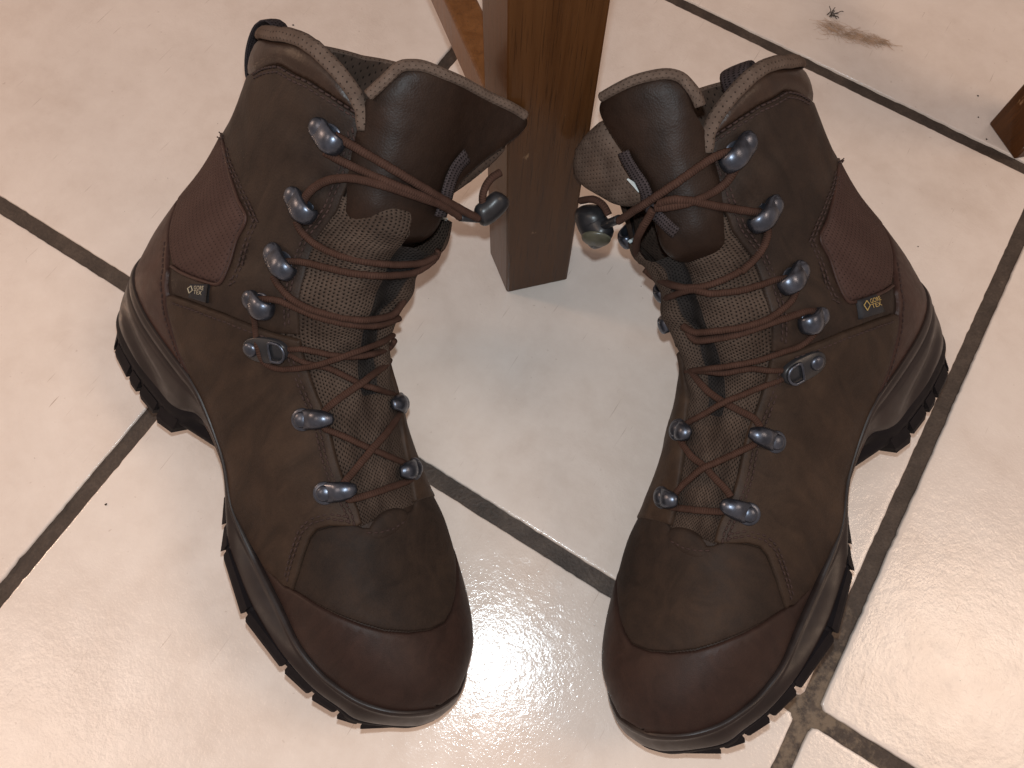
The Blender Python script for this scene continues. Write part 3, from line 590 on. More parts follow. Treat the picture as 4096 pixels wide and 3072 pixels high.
def build_boot(side, q, label, group):
    mirror = side == 'L'
    rx, ry, rz = q[:3]
    R = (Matrix.Rotation(rz, 3, 'Z') @ Matrix.Rotation(ry, 3, 'Y') @ Matrix.Rotation(rx, 3, 'X'))
    root = empty('hiking_boot', q[3:6], R); tag(root, label, 'boot', group)
    EM = EYEM[side]
    # ---- sole
    N = 150
    def loop(h): 
        a = top_loop(1, h); b = top_loop(-1, h)
        # end both at the heel line
        e = (a[-1] + b[-1]) / 2; e[1] = 0; s_ = (a[0] + b[0]) / 2
        return resample(smooth1(np.vstack([s_, a, e]), 8), N), resample(smooth1(np.vstack([s_, b, e]), 8), N)
    tl, tm = loop(3.2); il, im = loop(.3)
    dn = lambda L: [(x, y, z - 2.6 * min(1, max(0, (x - 150) / 20)) - 1.5 * min(1, max(0, (92 - x) / 6))) for x, y, z in L]
    bl, bm_ = resample(smooth_path(dn(BOTL), 3), N), resample(smooth_path(dn(BOTM), 3), N)
    def ringpair(a, b): return np.vstack([a, b[::-1][1:-1]])
    TOP, INN, BOT = ringpair(tl, tm), ringpair(il, im), ringpair(bl, bm_)
    n = len(TOP); cen = np.array([150, 0, 15.])
    outw = np.stack([np.gradient(BOT[:, 1]), -np.gradient(BOT[:, 0]), 0 * BOT[:, 0]], 1); outw /= np.linalg.norm(outw, axis=1, keepdims=True) + 1e-9
    if (outw * (BOT - cen)).sum() < 0: outw = -outw
    vs = np.array([0, .06, .12, .2, .27, .30, .33, .38, .43, .48, .53, .58, .63, .68, .74, .78, .82, .86, .90, .93, .97, 1.0])
    heel = np.clip((105 - BOT[:, 0]) / 25, 0, 1); arch = np.exp(-((BOT[:, 0] - 128) / 22) ** 2)
    rings = []
    for v in vs:
        P = BOT * (1 - v) + TOP * v
        o = 2.2 * math.sin(math.pi * v) * (1 - .5 * arch) + 1.0 * (1 - v)
        o = o - 1.1 * math.exp(-((v - .30) / .028) ** 2) * (1 - heel)                      # welt groove of the fore part
        o = o + .7 * math.exp(-((v - .93) / .05) ** 2)
        xb = BOT[:, 0]
        o = o - heel * (2.6 * np.exp(-(((xb - 46) / 30) ** 2) ** 2 - (((v - .50 + .0035 * (xb - 46)) / .115) ** 2) ** 2) + 2.0 * np.exp(-(((xb + 1) / 7) ** 2) ** 2 - (((v - .66) / .14) ** 2) ** 2))
        o = o - heel * 1.8 * np.exp(-((v - .82) / .03) ** 2) + heel * 1.0 * np.exp(-((v - .20) / .04) ** 2)
        rings.append(P + outw * np.reshape(o, (-1, 1) if np.ndim(o) else (1, 1)))
    def wall(lo, hi, close=None):
        m = MB(); V = list(rings[lo:hi])
        if close == 'top': V.append(INN); 
        W = np.concatenate(V); k = len(V)
        F = [(i * n + j, i * n + (j + 1) % n, (i + 1) * n + (j + 1) % n, (i + 1) * n + j) for i in range(k - 1) for j in range(n)]
        if close == 'bot':
            W = np.vstack([W, BOT * .9 + cen * np.array([.1, .1, 0]) + np.array([0, 0, 0.0]) * 0 + BOT * np.array([0, 0, .1]), [[150, 0, 14]]])
            F += [(j, (j + 1) % n, k * n + (j + 1) % n, k * n + j)[::-1] for j in range(n)] + [(k * n + j, k * n + (j + 1) % n, (k + 1) * n)[::-1] for j in range(n)]
        P0, P1, P2 = W[F[0][0]], W[F[0][1]], W[F[0][2]]
        if np.cross(P1 - P0, P2 - P0) @ outw[0] < 0: F = [f[::-1] for f in F]
        m.add(W, F, np.stack([np.arange(len(W)) % n, np.arange(len(W)) // n], 1)); return m
    outsole = wall(0, 6, 'bot').build('outsole', MT['sole_dark'], root, mirror=mirror)
    wall(5, len(vs), 'top').build('midsole', MT['sole'], root, mirror=mirror)
    def lug(x0, x1, B, deep, low, sg):
        B = np.asarray(B); o = np.argsort(B[:, 0]); y = lambda x: np.interp(x, B[o, 0], B[o, 1]); z = lambda x: np.interp(x, B[o, 0], B[o, 2])
        V = []
        for zz, ins in ((2.0, 0.0), (-low * .55, .1), (-low, 1.3)):
            for x, e in ((x0, 1), (x1, -1)):
                V.append((x + e * ins, y(x) + sg * (2.7 - ins * (1.6 if x1 < 95 else .5)), z(x) + zz)); V.append((x + e * ins, y(x) - sg * deep, z(x) + zz))
        F = []
        for k in (0, 4):
            F += [(k, k + 1, k + 5, k + 4), (k + 1, k + 3, k + 7, k + 5), (k + 3, k + 2, k + 6, k + 7), (k + 2, k, k + 4, k + 6)]
        F += [(8, 9, 11, 10), (0, 2, 3, 1)]
        if sg < 0: F = [f[::-1] for f in F]
        m = MB(); m.add(V, F); m.build('lug', MT['sole_dark'], outsole, smooth=False, mirror=mirror)
    for a, b in ((1, 19), (23, 41.5), (45, 54), (57.5, 73), (76.5, 91), (148, 160.5), (162, 173.5), (175.5, 209), (211.5, 243), (245, 261.5), (263.5, 276.5), (278.2, 287.5), (289, 304.5)):
        lug(a, b, BOTL, 18, (12.0 if a > 70 else 10.0) if a < 90 else 6.2, 1)
    for a, b in ((6, 28), (33, 56), (61, 86), (166, 186), (191, 212), (217, 238), (243, 262), (267, 282), (286, 299)):
        lug(a, b, BOTM, 17, 4.0, -1)
    # ---- lining and upper shell
    tt = np.linspace(0, 18.7, 188); ff = np.linspace(-1, 1, 161)
    TT, FF = np.meshgrid(tt, ff, indexing='ij')
    rim = np.interp(np.abs(FF), [q[1] for q in sorted(RIM, key=lambda q: q[1])][1:], [q[0] for q in sorted(RIM, key=lambda q: q[1])][1:])
    rim = np.where(np.abs(FF) < .225, 13.0, rim) - .12
    eyl = lin(EYE, TT) + .02; eym = lin(EM, TT) - .02
    hole = (FF < eyl) & (FF > eym) & (TT > 5.55)
    def grid(keep, h, name, material, parent, flip=False, Tt=None):
        T_ = TT if Tt is None else Tt
        P = on(T_, FF, h).reshape(-1, 3); nf = len(ff); F = []
        kc = keep[:-1, :-1] & keep[1:, :-1] & keep[1:, 1:] & keep[:-1, 1:]
        for i, j in zip(*np.where(kc)):
            f = (i * nf + j, i * nf + j + 1, (i + 1) * nf + j + 1, (i + 1) * nf + j); F.append(f[::-1] if flip else f)
        m = MB(); m.add(P, F, np.stack([T_ * 12, FF * 125], -1).reshape(-1, 2)); return m.build(name, material, parent, mirror=mirror)
    grid(~hole & (TT < rim), 0.0, 'upper', MT['suede_dark'], root, flip=False)
    Tc = np.minimum(TT, rim + .1)
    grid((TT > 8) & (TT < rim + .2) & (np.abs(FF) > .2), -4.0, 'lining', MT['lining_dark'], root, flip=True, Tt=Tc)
    # ---- knitted gusset with its two folds
    gt = np.linspace(5.0, 14.5, 110); gu = np.linspace(0, 1, 56); GT, GU = np.meshgrid(gt, gu, indexing='ij')
    fm = lin(EM, GT) - .07; fl = lin(EYE, GT) + .05; GF = fm + (fl - fm) * GU
    stp = lambda x: .5 + .5 * np.tanh(x / .018)
    topc = 13.15 + 1.55 * stp(GU - .62) + 1.1 * stp(.37 - GU); GT2 = 5.0 + (topc - 5.0) * (GT - 5) / 9.5
    fm = lin(EM, GT2) - .07; fl = lin(EYE, GT2) + .05; GF = fm + (fl - fm) * GU
    amp = np.clip((GT2 - 7) / 3.5, 0, 1)
    valley = .50 + .05 * np.sin(GT2 * 1.1)
    fold = -6.0 * amp * np.exp(-((GU - valley) / .10) ** 2) + 2.0 * amp * np.exp(-((GU - .76) / .10) ** 2) + 2.4 * amp * np.exp(-((GU - .25) / .10) ** 2)
    fold = fold + .7 * np.sin(GT2 * 5.5 + GU * 9) * np.sin(GU * math.pi) + .9 * amp * np.sin(GT2 * 3.1 - GU * 7) * np.sin(GU * math.pi) - 1.2 * np.clip(6.0 - GT2, 0, 1)
    hG = bulge(GT2, GF, side) + fold
    m = MB(); ng = len(gu)
    m.add(on(GT2, GF, hG).reshape(-1, 3), [(i * ng + j, i * ng + j + 1, (i + 1) * ng + j + 1, (i + 1) * ng + j) for i in range(len(gt) - 1) for j in range(ng - 1)], np.stack([GT2 * 11, GU * 52], -1).reshape(-1, 2))
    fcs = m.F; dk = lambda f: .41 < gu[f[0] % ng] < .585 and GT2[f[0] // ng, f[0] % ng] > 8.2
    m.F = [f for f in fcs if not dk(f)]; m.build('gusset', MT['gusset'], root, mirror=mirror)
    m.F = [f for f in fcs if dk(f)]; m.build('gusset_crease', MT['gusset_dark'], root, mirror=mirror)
    # rolled, raw top edges of the gusset folds
    for a, b in ((.80, .865), (.13, .19)):
        P = [on(np.array(np.interp(g, gu, GT2[-1])), np.array(np.interp(g, gu, GF[-1])), np.array(float(np.interp(g, gu, hG[-1])) - .6)) for g in np.linspace(a, b, 9)]
        m = MB(); m.add(*sweep(smooth_path(P, 1.2), 1.3, 1.0, n=8)); m.build('foam_edge', MT['foam'], root, mirror=mirror)
    # ---- leather pieces
    crease = lambda t, f, d: np.clip(d / 9, 0, 1) * (.55 * np.sin(t * 3.3 + f * 21) * np.sin(t * 1.4 - f * 10 + 1) + .4 * np.sin(t * 5.1 - f * 33 + 2) * np.sin(f * 17 + t))
    for sg in (1, -1):
        eye = EYE if sg > 0 else EM
        S = (lambda L: L) if sg > 0 else mir
        eU = [(17.1, lin(eye, 17.05))] + [(t, float(lin(eye, t))) for t in (16.6,16,15.2,14.5,13.8,13,12.4,11.7,11,10.45,10.14)]
        eL = [(t, float(lin(eye, t))) for t in (10.02,9.5,9.05,8.5,8,7.4,6.8,6.3,5.95,5.56)]
        sh = eU + S(rev(QSEAM)[1:]) + S(rev(ANKF)) + S([(15.02,.8),(15.05,.92),(15.07,1.0),(16.38,1.0)]) + S(rev(CSEAM)[1:])
        patch('shaft_panel', sh, 1.9, MT['suede_dark'], root, mirror, extra=crease)
        qt = eL + S([(5.54,.20)] + VAMPS[1:]) + S(rev([p for p in RANDL[:5]])) + S(rev([p for p in COUNT if p[0] < 11])) + S(QSEAM[:-1])
        patch('quarter', qt, 2.5, MT['suede'], root, mirror, extra=crease)
        an = S(ANKF) + S(rev([p for p in COUNT if p[0] > 11.6])) + S([(13.25,.87),(13.3,1.0),(15.07,1.0),(15.02,.8)])
        patch('ankle_panel', an, 2.5, MT['panel'], root, mirror, edge=3.0)
        co = S(rev(COUNT)) + S([(13.3,.88),(13.3,1.0),(11.4,1.0),(10.9,.9),(10.4,.82),(9.5,.78),(8.4,.78)])
        patch('heel_counter', co, 2.2, MT['counter'], root, mirror)
        cl = S(CSEAM) + S(rev(CTOP))
        patch('collar', cl, 3.2, MT['collar'], root, mirror, edge=7.0, sink=0)
    vm = [p for p in RANDL if p[0] < 5.1 and p[1] > -.45][0:] 
    vp = vm + [(5.2,-.47),(5.6,-.40),(5.85,-.30),(5.85,-.16),(5.75, EM[-1][1] - .03),(5.40, EM[-1][1] + .005),(5.30,.045),(5.28,.095),(5.34,.145),(5.46,.18),(5.66,.21)] + VAMPS[1:-1]
    patch('vamp', vp, 1.5, MT['vamp'], root, mirror)
    lo = [(5.27 + .36 * math.cos(a), .088 + .082 * math.sin(a) - .012 * math.cos(a)) for a in np.linspace(0, 2 * math.pi, 24, endpoint=False)]
    patch('vamp_lobe', lo, 1.9, MT['vamp'], root, mirror, edge=3.0)
    tc = RANDL + [(7,-.80),(5,-.82),(3,-.84),(1.4,-.86),(.3,-.88),(.02,-.9),(.02,.9),(.3,.88),(1.4,.86),(3,.84),(5,.82),(7,.80),(8,.78)]
    patch('toe_cap', tc, 1.9, MT['rand'], root, mirror, edge=1.6)
    # collar binding all round the opening
    CT = np.array(CTOP); RM = np.array(RIM)
    def along(L, n): return resample(np.array([(t / 1.0, f * 9) for t, f in L]), n) / np.array([1, 9])
    a, b = along(CTOP, 60), along(RIM, 60); mid = (a + b) / 2
    P1 = on(mid[:, 0], mid[:, 1], 1.6); A1 = on(a[:, 0], a[:, 1], 1.0); B1 = on(b[:, 0], b[:, 1], -1.5)
    P2 = on(mid[:, 0], -mid[:, 1], 1.6); A2 = on(a[:, 0], -a[:, 1], 1.0); B2 = on(b[:, 0], -b[:, 1], -1.5)
    PP = np.vstack([P1, P2[::-1][1:]]); WW = np.vstack([B1 - A1, (B2 - A2)[::-1][1:]])
    hw = np.clip(np.linalg.norm(WW, axis=1) * .42, 2.4, 3.6); 
    Tn = np.gradient(PP, axis=0); up = np.cross(WW, Tn)
    V, F, U = sweep(PP, hw, np.full(len(PP), 2.3), up=up, n=12); U = U * np.array([1, 16.0])
    m = MB(); m.add(V, F, U); m.build('collar_binding', MT['lining'], root, mirror=mirror)
    # pull loop at the heel
    tlp = np.array([16.2, 16.4, 16.7, 17.0, 17.25, 17.4, 17.35, 17.1, 16.7]); hlp = np.array([-1.5, 3, 6.0, 7.0, 6.2, 2.5, -3, -6, -6])
    m = MB(); lf = .86 if side == 'L' else -.92; P = smooth_path([on(t, lf, h) for t, h in zip(tlp, hlp)], 2); lw = partials(np.array(17.0), np.array(lf))[1]
    m.add(*(lambda r: (r[0], r[1], r[2] * np.array([1, 20])))(sweep(P, 9.0, .9, up=np.cross(np.gradient(P, axis=0), lw), n=10))); m.build('pull_loop', MT['webbing'], root, mirror=mirror)
    # piping round the ankle panel
    m = MB(); P = smooth_path([on(t, f, 2.0) for t, f in [(15.0,.78)] + ANKF], 1.5); m.add(*sweep(P, .95, n=8)); m.build('panel_piping', MT['counter'], root, mirror=mirror)
    # ---- tongue
    sh_ = SHEETS[side]
    off, pts = sh_['tongue']
    wr = lambda y, z, d: .12 * np.sin(z * .55 + .08 * y) * np.exp(-((y - 30) / 22) ** 2) * np.clip(d / 6, 0, 1)
    tg = flat_patch('tongue', pts, sheet(0, side), off, MT['tongue'], root, mirror, edge=5.0, back=3.0, rnd_it=2, extra=wr)
    m = MB(); P = smooth_path([(x - 3.0, y, z - .6) for x, y, z in sh_['roll'][1][1 if side == 'L' else 0:]], 1.5); m.add(*(lambda r: (r[0], r[1], r[2] * np.array([1, 22])))(sweep(P, 2.7, 2.4, up=np.array([0, 0, 1.]), n=12)))
    m.build('tongue_binding', MT['lining'], root, mirror=mirror)
    off, pts = sh_['under']
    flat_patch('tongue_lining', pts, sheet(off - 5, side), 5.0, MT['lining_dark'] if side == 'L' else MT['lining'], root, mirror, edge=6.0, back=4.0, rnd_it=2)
    m = MB(); P = smooth_path(sh_['strap'][1], 1.5); m.add(*(lambda r: (r[0], r[1], r[2] * np.array([1, 12])))(sweep(P, 4.6 if side == 'L' else 4.0, .8, up=np.array([.94, 0, .34]), n=8)))
    m.build('tongue_strap', MT['webbing'], root, mirror=mirror)
    if side == 'R':
        m = MB(); b0 = np.array(sh_['strap'][1][3]); V_ = [b0 + np.array(q) for q in ((1.2, -3.6, 2.0), (1.2, -5.8, 4.5), (1.4, -3.6, -3.5))]
        m.add(V_ + [v - np.array([1.0, 0, .3]) for v in V_], [(0, 1, 2), (5, 4, 3), (0, 3, 4, 1), (1, 4, 5, 2), (2, 5, 3, 0)]); m.build('care_tag', MT['foam'], root, smooth=False, mirror=mirror)
    # ---- lace, lace lock
    m = MB()
    for L in LACE[side]:
        P = smooth_path(L, 1.3); P = P + nrng.normal(0, .06, P.shape); zz = P[:, 2].mean(); r = 2.15 if zz > 190 else 1.85 if zz > 140 else 1.7
        m.add(*sweep(P, r * 1.08, r * .9, n=10))
    lk = LOCK[side]
    m.add(*sweep(smooth_path(lk[1], 1.3), 1.9, n=10)); 
    m.build('lace', MT['lace'], root, mirror=mirror)
    c = np.array(lk[0])
    if side == 'R': c = c.mean(0) + (c - c.mean(0)) * 1.3
    m = MB(); P = smooth_path(c, 1.2); k = np.linspace(-1, 1, len(P)); rr = (6.6 if side == 'L' else 9.0) * np.sqrt(np.clip(1 - np.abs(k) ** 5, .08, 1))
    m.add(*sweep(P, rr, rr * .8, up=np.array([.94, 0, .34]), n=18)); m.add(*sweep(smooth_path(np.array(lk[2]), 1.5), 2.6, 2.2, n=12))
    body = m.build('lace_lock', MT['plastic'], root, mirror=mirror)
    if side == 'R':
        d = unit(c[-1] - c[0]); w = unit(np.cross(d, (.94, 0, .34)))
        m = MB(); m.add(*dome(c[-1] - d * 4.0 + np.array([4.0, 0, 1.5]), d * .75 + np.array([.62, 0, .22]), 7.6, 3.4, n=24)); m.build('lock_button', MT['plastic_olive'], body, mirror=mirror)
    # ---- metal fittings
    def frame(A, B):
        a3, b3 = on(A[0], A[1], bulge(A[0], A[1], side)), on(B[0], B[1], bulge(B[0], B[1], side)); nn = unit(snormal(A[0], A[1]) + snormal(B[0], B[1])); L = np.linalg.norm(b3 - a3)
        d = unit((b3 - a3) - nn * ((b3 - a3) @ nn)); return a3, d, nn, np.cross(nn, d), L
    def hook(A, B):
        a3, d, nn, w, L = frame(A, B); L = max(L, 11.5) * 1.02
        sec = [(-.35, 2.6, 3.0, .8), (-.15, 3.6, 5.2, 1.5), (.12, 5.0, 5.6, 2.0), (.4, 7.2, 5.5, 2.3), (.68, 8.6, 5.4, 2.4), (.92, 8.0, 5.1, 2.3), (1.08, 5.8, 4.6, 2.0), (1.08, 3.4, 4.0, 1.5), (.95, 2.2, 3.0, .9)]
        P = smooth_path([a3 + d * s * L + nn * h for s, h, _, _ in sec], .9); u = np.linspace(0, 1, len(P)); ra = np.interp(u, np.linspace(0, 1, len(sec)), [s[2] for s in sec]); rb = np.interp(u, np.linspace(0, 1, len(sec)), [s[3] for s in sec])
        m = MB(); T = np.gradient(P, axis=0); m.add(*sweep(P, ra, rb, up=np.cross(T, w), n=14)); h_ = m.build('lace_hook', MT['metal'], root, mirror=mirror)
        m = MB(); m.add(*dome(a3 + nn * 4.2 - d * .6, nn - d * .25, 4.7, 2.4, n=20, base=2.5)); m.add(*dome(a3 + nn * 2.0 + d * L * .45, nn, 5.6, .8, n=18, base=2.0)); m.build('rivet', MT['metal'], h_, mirror=mirror)
    def eyelet(A, B):
        a3, d, nn, w, L = frame(A, B); L = max(L, 8.5)
        sec = [(.0, 3.0, 5.0, 1.4), (.3, 4.2, 5.3, 2.4), (.55, 5.4, 5.2, 3.4), (.8, 5.8, 4.9, 3.6), (1.0, 5.2, 4.2, 3.0), (1.14, 4.0, 2.4, 1.5)]
        P = smooth_path([a3 + d * s * L + nn * h for s, h, _, _ in sec], .9); u = np.linspace(0, 1, len(P)); q_ = np.linspace(0, 1, len(sec))
        m = MB(); m.add(*sweep(P, np.interp(u, q_, [s[2] for s in sec]), np.interp(u, q_, [s[3] for s in sec]), up=nn, n=16)); e_ = m.build('lace_eyelet', MT['metal'], root, mirror=mirror)
        m = MB(); m.add(*dome(a3 + nn * 3.0, nn, 5.9, 1.2, n=26, base=2.0)); m.add(*dome(a3 + nn * 4.0, nn, 4.2, 2.2, n=22, base=.6)); m.build('rivet', MT['metal'], e_, mirror=mirror)
    def dring(A, B):
        a3, d, nn, w, L = frame(A, B); L = max(L, 10)
        ang = np.linspace(0, 2 * math.pi, 48, endpoint=False); c0 = a3 + d * (L * .5)
        out = []
        for k, (z, s) in enumerate(((1.5, 1.0), (4.4, 1.0), (5.1, .92))):
            for t in ang: out.append(c0 + nn * z + s * (d * (math.copysign(abs(math.cos(t)) ** .8, math.cos(t)) * 12.5) + w * (math.copysign(abs(math.sin(t)) ** .8, math.sin(t)) * 6.8)))
        out.append(c0 + nn * 5.1); m = MB()
        F = [(r * 48 + k, r * 48 + (k + 1) % 48, (r + 1) * 48 + (k + 1) % 48, (r + 1) * 48 + k) for r in range(2) for k in range(48)] + [(96 + k, 96 + (k + 1) % 48, 144) for k in range(48)]
        m.add(out, F); pl = m.build('ring_plate', MT['plastic'], root, mirror=mirror)
        m = MB(); m.add(*dome(a3 + nn * 5.0 - d * 1.0, nn, 4.0, 2.2, n=22, base=.5)); m.build('rivet', MT['metal'], pl, mirror=mirror)
        m = MB(); cB = a3 + d * (L + .5) + nn * 6.4
        loop = [cB + d * (-3.2) + w * 4.6] + [cB + d * (5.0 * math.cos(t)) + w * (5.0 * math.sin(t)) for t in np.linspace(math.radians(75), math.radians(-75), 14)] + [cB + d * (-3.2) - w * 4.6]
        m.add(*sweep(smooth_path(loop + [loop[0]], .8), .85, n=8)); m.build('ring', MT['metal'], pl, mirror=mirror)
    for kind, (A, B) in HARD[side]: {'hook': hook, 'eyelet': eyelet, 'dring': dring}[kind](np.array(A), np.array(B))
    # hooks on the inner side, hidden by the tongue but there
    for kind, (A, B) in HARD[side][:4]:
        f0 = float(lin(EM, A[0])); hook(np.array((A[0], f0 - .085)), np.array((B[0], f0 - .02)))
    # ---- stitching
    m = MB()
    def stitch(L, h, rows=(0.0,), pitch=3.3, ln=1.2):
        P = resample(np.array([(t, f * 9) for t, f in L]), 200) / np.array([1, 9]); X = on(P[:, 0], P[:, 1], h); nn = snormal(P[:, 0], P[:, 1]); T = np.gradient(X, axis=0); T /= np.linalg.norm(T, axis=1, keepdims=True) + 1e-9; W = np.cross(nn, T)
        s = np.concatenate([[0], np.cumsum(np.linalg.norm(np.diff(X, axis=0), axis=1))])
        for r in rows:
            for q_ in np.arange(pitch / 2 + (pitch / 2 if r else 0), s[-1], pitch):
                k = min(np.searchsorted(s, q_), 199); c_ = X[k] + W[k] * r; d_ = T[k]
                m.add(*sweep(np.array([c_ - d_ * ln - nn[k] * .5, c_ - d_ * ln * .5 + nn[k] * .22, c_ + d_ * ln * .5 + nn[k] * .22, c_ + d_ * ln - nn[k] * .5]), (.52), .46, up=nn[k], n=6))
    shift = lambda L, dt, df: [(t + dt, f + df) for t, f in L]
    stitch(shift(CSEAM[:8], -.14, 0), 2.0, (0, 2.2)); stitch([(t, f + .022) for t, f in EYE if t > 10.2], 2.0, (0, 2.2)); stitch([(t, f + .028) for t, f in EYE if t < 10], 2.6, (0, 2.2))
    stitch([(5.72,.215),(6.02,.28),(6.08,.335),(5.98,.375),(5.68,.42),(5.42,.46),(5.26,.485)], 2.6, (0, 2.2))
    stitch([(t, f - .030) for t, f in ANKF[:8]], 2.0, (0, 2.2)); stitch([(t - .14, f) for t, f in QSEAM[:-1]], 2.6)
    stitch([(5.30,.175),(5.16,.13),(5.10,.08),(5.16,.03)], 1.7); stitch([(t, f + .012) for t, f in COUNT if 9.2 < t < 12.6], 2.3)
    for k in range(7):
        a0 = on(14.98, .70 + .004 * k, 1.0); dr = snormal(14.98, .70) * rnd.uniform(1.5, 4.0) + np.array([rnd.uniform(-2, 1), 0, rnd.uniform(-1, 2.5)])
        m.add(*sweep(np.array([a0, a0 + dr * .5 + nrng.normal(0, .3, 3), a0 + dr]), .35, n=5))
    st = m.build('stitching', MT['thread'], root, mirror=mirror); st['kind'] = 'stuff'
    # ---- woven label with its gold mark
    L4 = {'L': [(11.243,.488),(11.286,.446),(10.883,.445),(10.962,.486)], 'R': [(11.328,.445),(11.437,.496),(11.033,.503),(10.914,.444)]}[side]
    Q = np.array([on(t, f, 3.6) for t, f in L4]); g = lambda u, v, h=0.0: (Q[0] * (1 - u) * (1 - v) + Q[1] * u * (1 - v) + Q[2] * u * v + Q[3] * (1 - u) * v) + h * snormal(*np.array(L4).mean(0))
    m = MB(); gu_ = np.linspace(0, 1, 9); V = []
    for h in (1, 0):
        for u in gu_:
            for v in gu_: V.append(g(u, v, (1.3 * math.sin(math.pi * min(1, max(0, u))) ** .3 * math.sin(math.pi * v) ** .3 if h else -2.5)))
    F = [(i * 9 + j, (i + 1) * 9 + j, (i + 1) * 9 + j + 1, i * 9 + j + 1) for i in range(8) for j in range(8)]
    cr = np.cross(np.array(V[9]) - V[0], np.array(V[1]) - V[0]) @ snormal(*np.array(L4).mean(0))
    if cr < 0: F = [f[::-1] for f in F]
    per = [i * 9 for i in range(9)] + [72 + j for j in range(1, 9)] + [i * 9 + 8 for i in range(7, -1, -1)] + [j for j in range(7, 0, -1)]
    F += [(per[k], per[(k + 1) % 32], per[(k + 1) % 32] + 81, per[k] + 81) for k in range(32)]
    m.add(V, F); lab = m.build('woven_label', MT['label'], root, mirror=mirror)
    m = MB(); 
    for a_, b_ in (((.08,.30),(.26,.12)),((.26,.12),(.36,.40)),((.36,.40),(.18,.62)),((.18,.62),(.08,.30))):
        m.add(*sweep(np.array([g(*a_, 1.75), g(*b_, 1.75)]), .28, .2, n=6))
    # lettering on the label, two rows
    def letters(txt, u0, u1, v0, v1):
        cu = bpy.data.curves.new('lettering', 'FONT'); cu.body = txt; o = bpy.data.objects.new('lettering', cu); C.objects.link(o)
        bpy.context.view_layer.update(); me = o.to_mesh(); P = np.array([v.co[:2] for v in me.vertices]); F_ = [tuple(p.vertices) for p in me.polygons]; o.to_mesh_clear(); bpy.data.objects.remove(o); bpy.data.curves.remove(cu)
        lo, hi = P.min(0), P.max(0); uv = (P - lo) / (hi - lo)
        V_ = np.array([g(u0 + (u1 - u0) * a_, v1 + (v0 - v1) * b_, 1.7) for a_, b_ in uv]); nn = snormal(*np.array(L4).mean(0)); f0 = F_[0]
        s_ = sum(np.cross(V_[f[1]] - V_[f[0]], V_[f[2]] - V_[f[0]]) @ nn for f in F_)
        m.add(V_, F_ if s_ > 0 else [f[::-1] for f in F_])
    letters('GORE', .42, .95, .10, .33); letters('TEX', .42, .88, .38, .60)
    m.build('label_mark', MT['silver'] if side == 'L' else MT['gold'], lab, smooth=False, mirror=mirror)
    return root

build_boot('L', (-.7653278, -.0394476, -.9344146, -.2210083, .2222724, .0204616), 'brown leather hiking boot left of the chair leg, its tongue overlapping the wooden leg', 'pair of hiking boots')
build_boot('R', (.8637108, -.0504392, -2.2038215, .2751098, .2097894, .0239890), 'brown leather hiking boot right of the chair leg, with tan tongue lining folded out', 'pair of hiking boots')

# ------------------------------------------------------------------ wooden chair
def chair():
    root = empty('wooden_chair', (.20, .33, 0)); tag(root, 'varnished brown wooden chair with square legs standing behind the boots', 'chair')
    ax = unit((.968, .249, 0)); ay = np.array([-ax[1], ax[0], 0])          # along the front, towards the back
    ay = unit((-.355, .935, 0))
    def post(P0, top, wx, wy, name='leg'):
        """tapering square post: front-left foot P0 and front-left top, both mm"""
        P0 = np.array(P0, float); top = np.array(top, float); V = []
        bm = bmesh.new(); vs = []
        for base, s in ((P0, 1.0), (top, 1.0)):
            for a, b in ((0, 0), (1, 0), (1, 1), (0, 1)): vs.append(bm.verts.new(Vector((base + ax * wx * a * s + ay * wy * b * s) * .001)))
        for f in ((3, 2, 1, 0), (4, 5, 6, 7), (0, 1, 5, 4), (1, 2, 6, 5), (2, 3, 7, 6), (3, 0, 4, 7)): bm.faces.new([vs[k] for k in f])
        bmesh.ops.recalc_face_normals(bm, faces=bm.faces[:]); bmesh.ops.bevel(bm, geom=bm.edges[:], offset=.0016, segments=2, affect='EDGES', profile=.5)
        me = bpy.data.meshes.new(name); bm.to_mesh(me); bm.free(); me.materials.append(MT['wood']); o = bpy.data.objects.new(name, me); C.objects.link(o)
        o.parent = root; o.matrix_parent_inverse = root.matrix_world.inverted(); return o
    f1 = np.array([10.9, 257.3, 0]); f2 = np.array([402.4, 378.3, 0]) 
    ds = np.array([-5.0, -1.0, 0])
    post(f1, f1 + ds * 1.75 + [0, 0, 440], 44.5, 35)
    post(f2, f2 + ds * 1.75 + [0, 0, 440], 44.5, 36)
    b1 = f1 + ay * 385; b2 = f2 + ay * 385
    post(b1, b1 + [-6, 40, 900], 42, 34); post(b2, b2 + [-6, 40, 900], 42, 34)
    def rail(c0, c1, wid, hgt, side_ax):
        d = unit(np.array(c1) - c0); L = np.linalg.norm(np.array(c1) - c0); c = (np.array(c0) + c1) / 2
        m = MB(); V, F, _ = box(c, (d, unit(side_ax), (0, 0, 1)), (L / 2, wid / 2, hgt / 2), 1.6); m.add(V, F)
        o = m.build('stretcher', MT['wood_rail'], root, smooth=False); o.matrix_parent_inverse = root.matrix_world.inverted(); return o
    for f, s in ((f1, 1), (f2, 1)):
        c0 = f + ay * 33 + ax * 9.6 + np.array([-1.8, 0, 147.5]); rail(c0, c0 + ay * 356, 18, 27, ax)
    # seat with its apron, above the picture
    m = MB(); cen = (f1 + f2 + b1 + b2) / 4 + ax * 22 + ay * 17
    V, F, _ = box(cen + np.array([0, 0, 459]), (ax, ay, (0, 0, 1)), (228, 222, 10), 6); m.add(V, F); o = m.build('seat', MT['wood_rail'], root, smooth=False); o.matrix_parent_inverse = root.matrix_world.inverted()
    return root
MT['wood_rail'] = wood_mat('varnished_oak_rail', (.09, .034, .011), (.20, .085, .030), .36, (math.radians(90), 0, math.radians(20)))
chair()

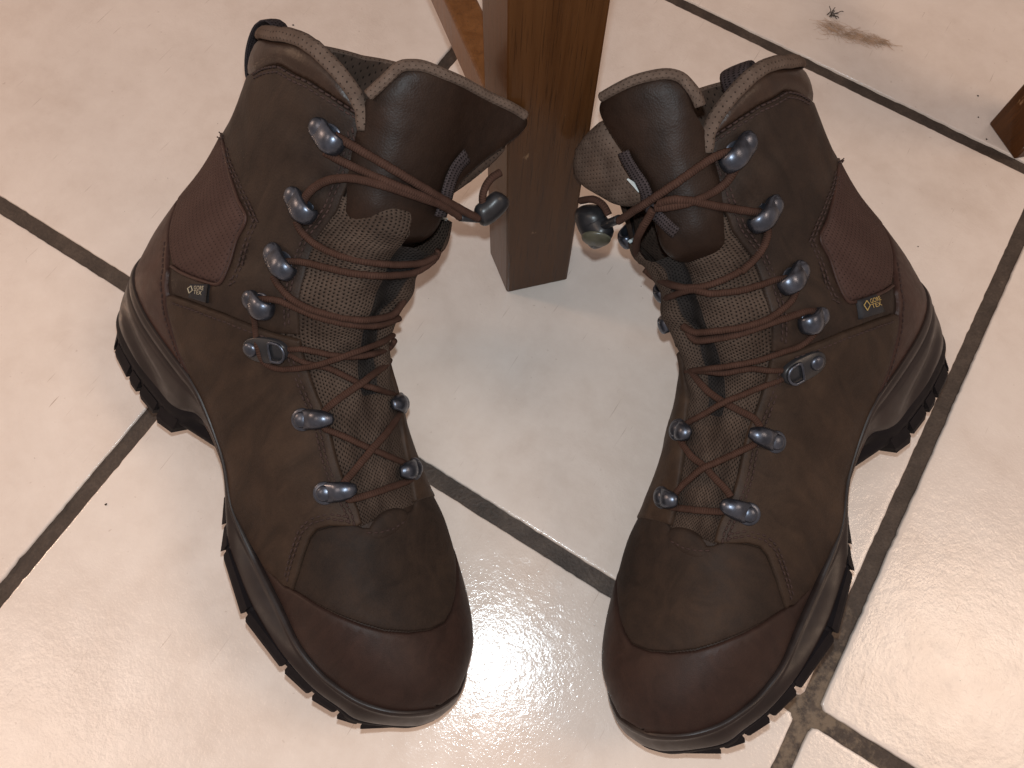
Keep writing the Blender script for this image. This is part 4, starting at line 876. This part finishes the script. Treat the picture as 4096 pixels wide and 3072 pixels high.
# ------------------------------------------------------------------ small litter on the tiles
def strands(name, c, n, ln, r, spread, material, label, cat):
    m = MB(); rs = np.random.default_rng(5)
    for k in range(n):
        a = rs.uniform(0, 2 * math.pi) if spread > 3 else .8 + rs.normal(0, .5); p = np.array([rs.normal(0, 2.0), rs.normal(0, 2.0), .5]); P = [p]
        for q in range(5): a += rs.normal(0, .55); P.append(P[-1] + np.array([math.cos(a), math.sin(a), 0]) * ln / 5 + np.array([0, 0, abs(rs.normal(0, .5)) - .2])); P[-1][2] = max(.3, P[-1][2])
        m.add(*sweep(smooth_path(P, 1.0), r, n=5))
    o = m.build(name, material, None); o.location = c; tag(o, label, cat); return o
strands('lint', (.279, .520, 0), 9, 8, .30, 2, MT['grit'], 'small dark tuft of lint on the tile at the upper right', 'lint')
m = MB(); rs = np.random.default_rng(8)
for q in range(330):                      # a soft tan streak built from fine strands
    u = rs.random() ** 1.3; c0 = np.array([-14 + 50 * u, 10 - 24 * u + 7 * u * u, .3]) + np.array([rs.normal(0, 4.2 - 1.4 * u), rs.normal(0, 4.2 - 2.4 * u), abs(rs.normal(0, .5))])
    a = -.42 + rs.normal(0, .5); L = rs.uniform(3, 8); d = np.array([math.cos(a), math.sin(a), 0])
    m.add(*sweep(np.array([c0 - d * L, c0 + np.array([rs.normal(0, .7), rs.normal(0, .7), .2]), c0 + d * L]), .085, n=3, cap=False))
o = m.build('tan_streak', MT['tan_strand'], None); o.location = (.287, .497, 0); tag(o, 'wispy streak of fine tan strands on the tile at the upper right', 'hair')
m = MB()
rs = np.random.default_rng(3)
for x, y, s in [(-.241, .105, .8), (.387, .439, .8), (.383, .418, .6), (.385, .397, .9), (-.162, .496, .7), (.313, .30, .5), (-.30, .05, .5)] + [(rs.uniform(-.38, .40), rs.uniform(-.10, .5), rs.uniform(.12, .28)) for _ in range(26)]:
    V, F, _ = dome(np.array([x * 1000, y * 1000, 0.05]), (rs.normal(0, .2), rs.normal(0, .2), 1), s, s * .7, rings=2, n=6); m.add(V * 1.0 + rs.normal(0, s * .12, V.shape) * np.array([1, 1, .3]), F)
o = m.build('crumbs', MT['grit'], None); tag(o, 'tiny dark crumbs scattered over the pale tiles', 'crumbs', kind='stuff')
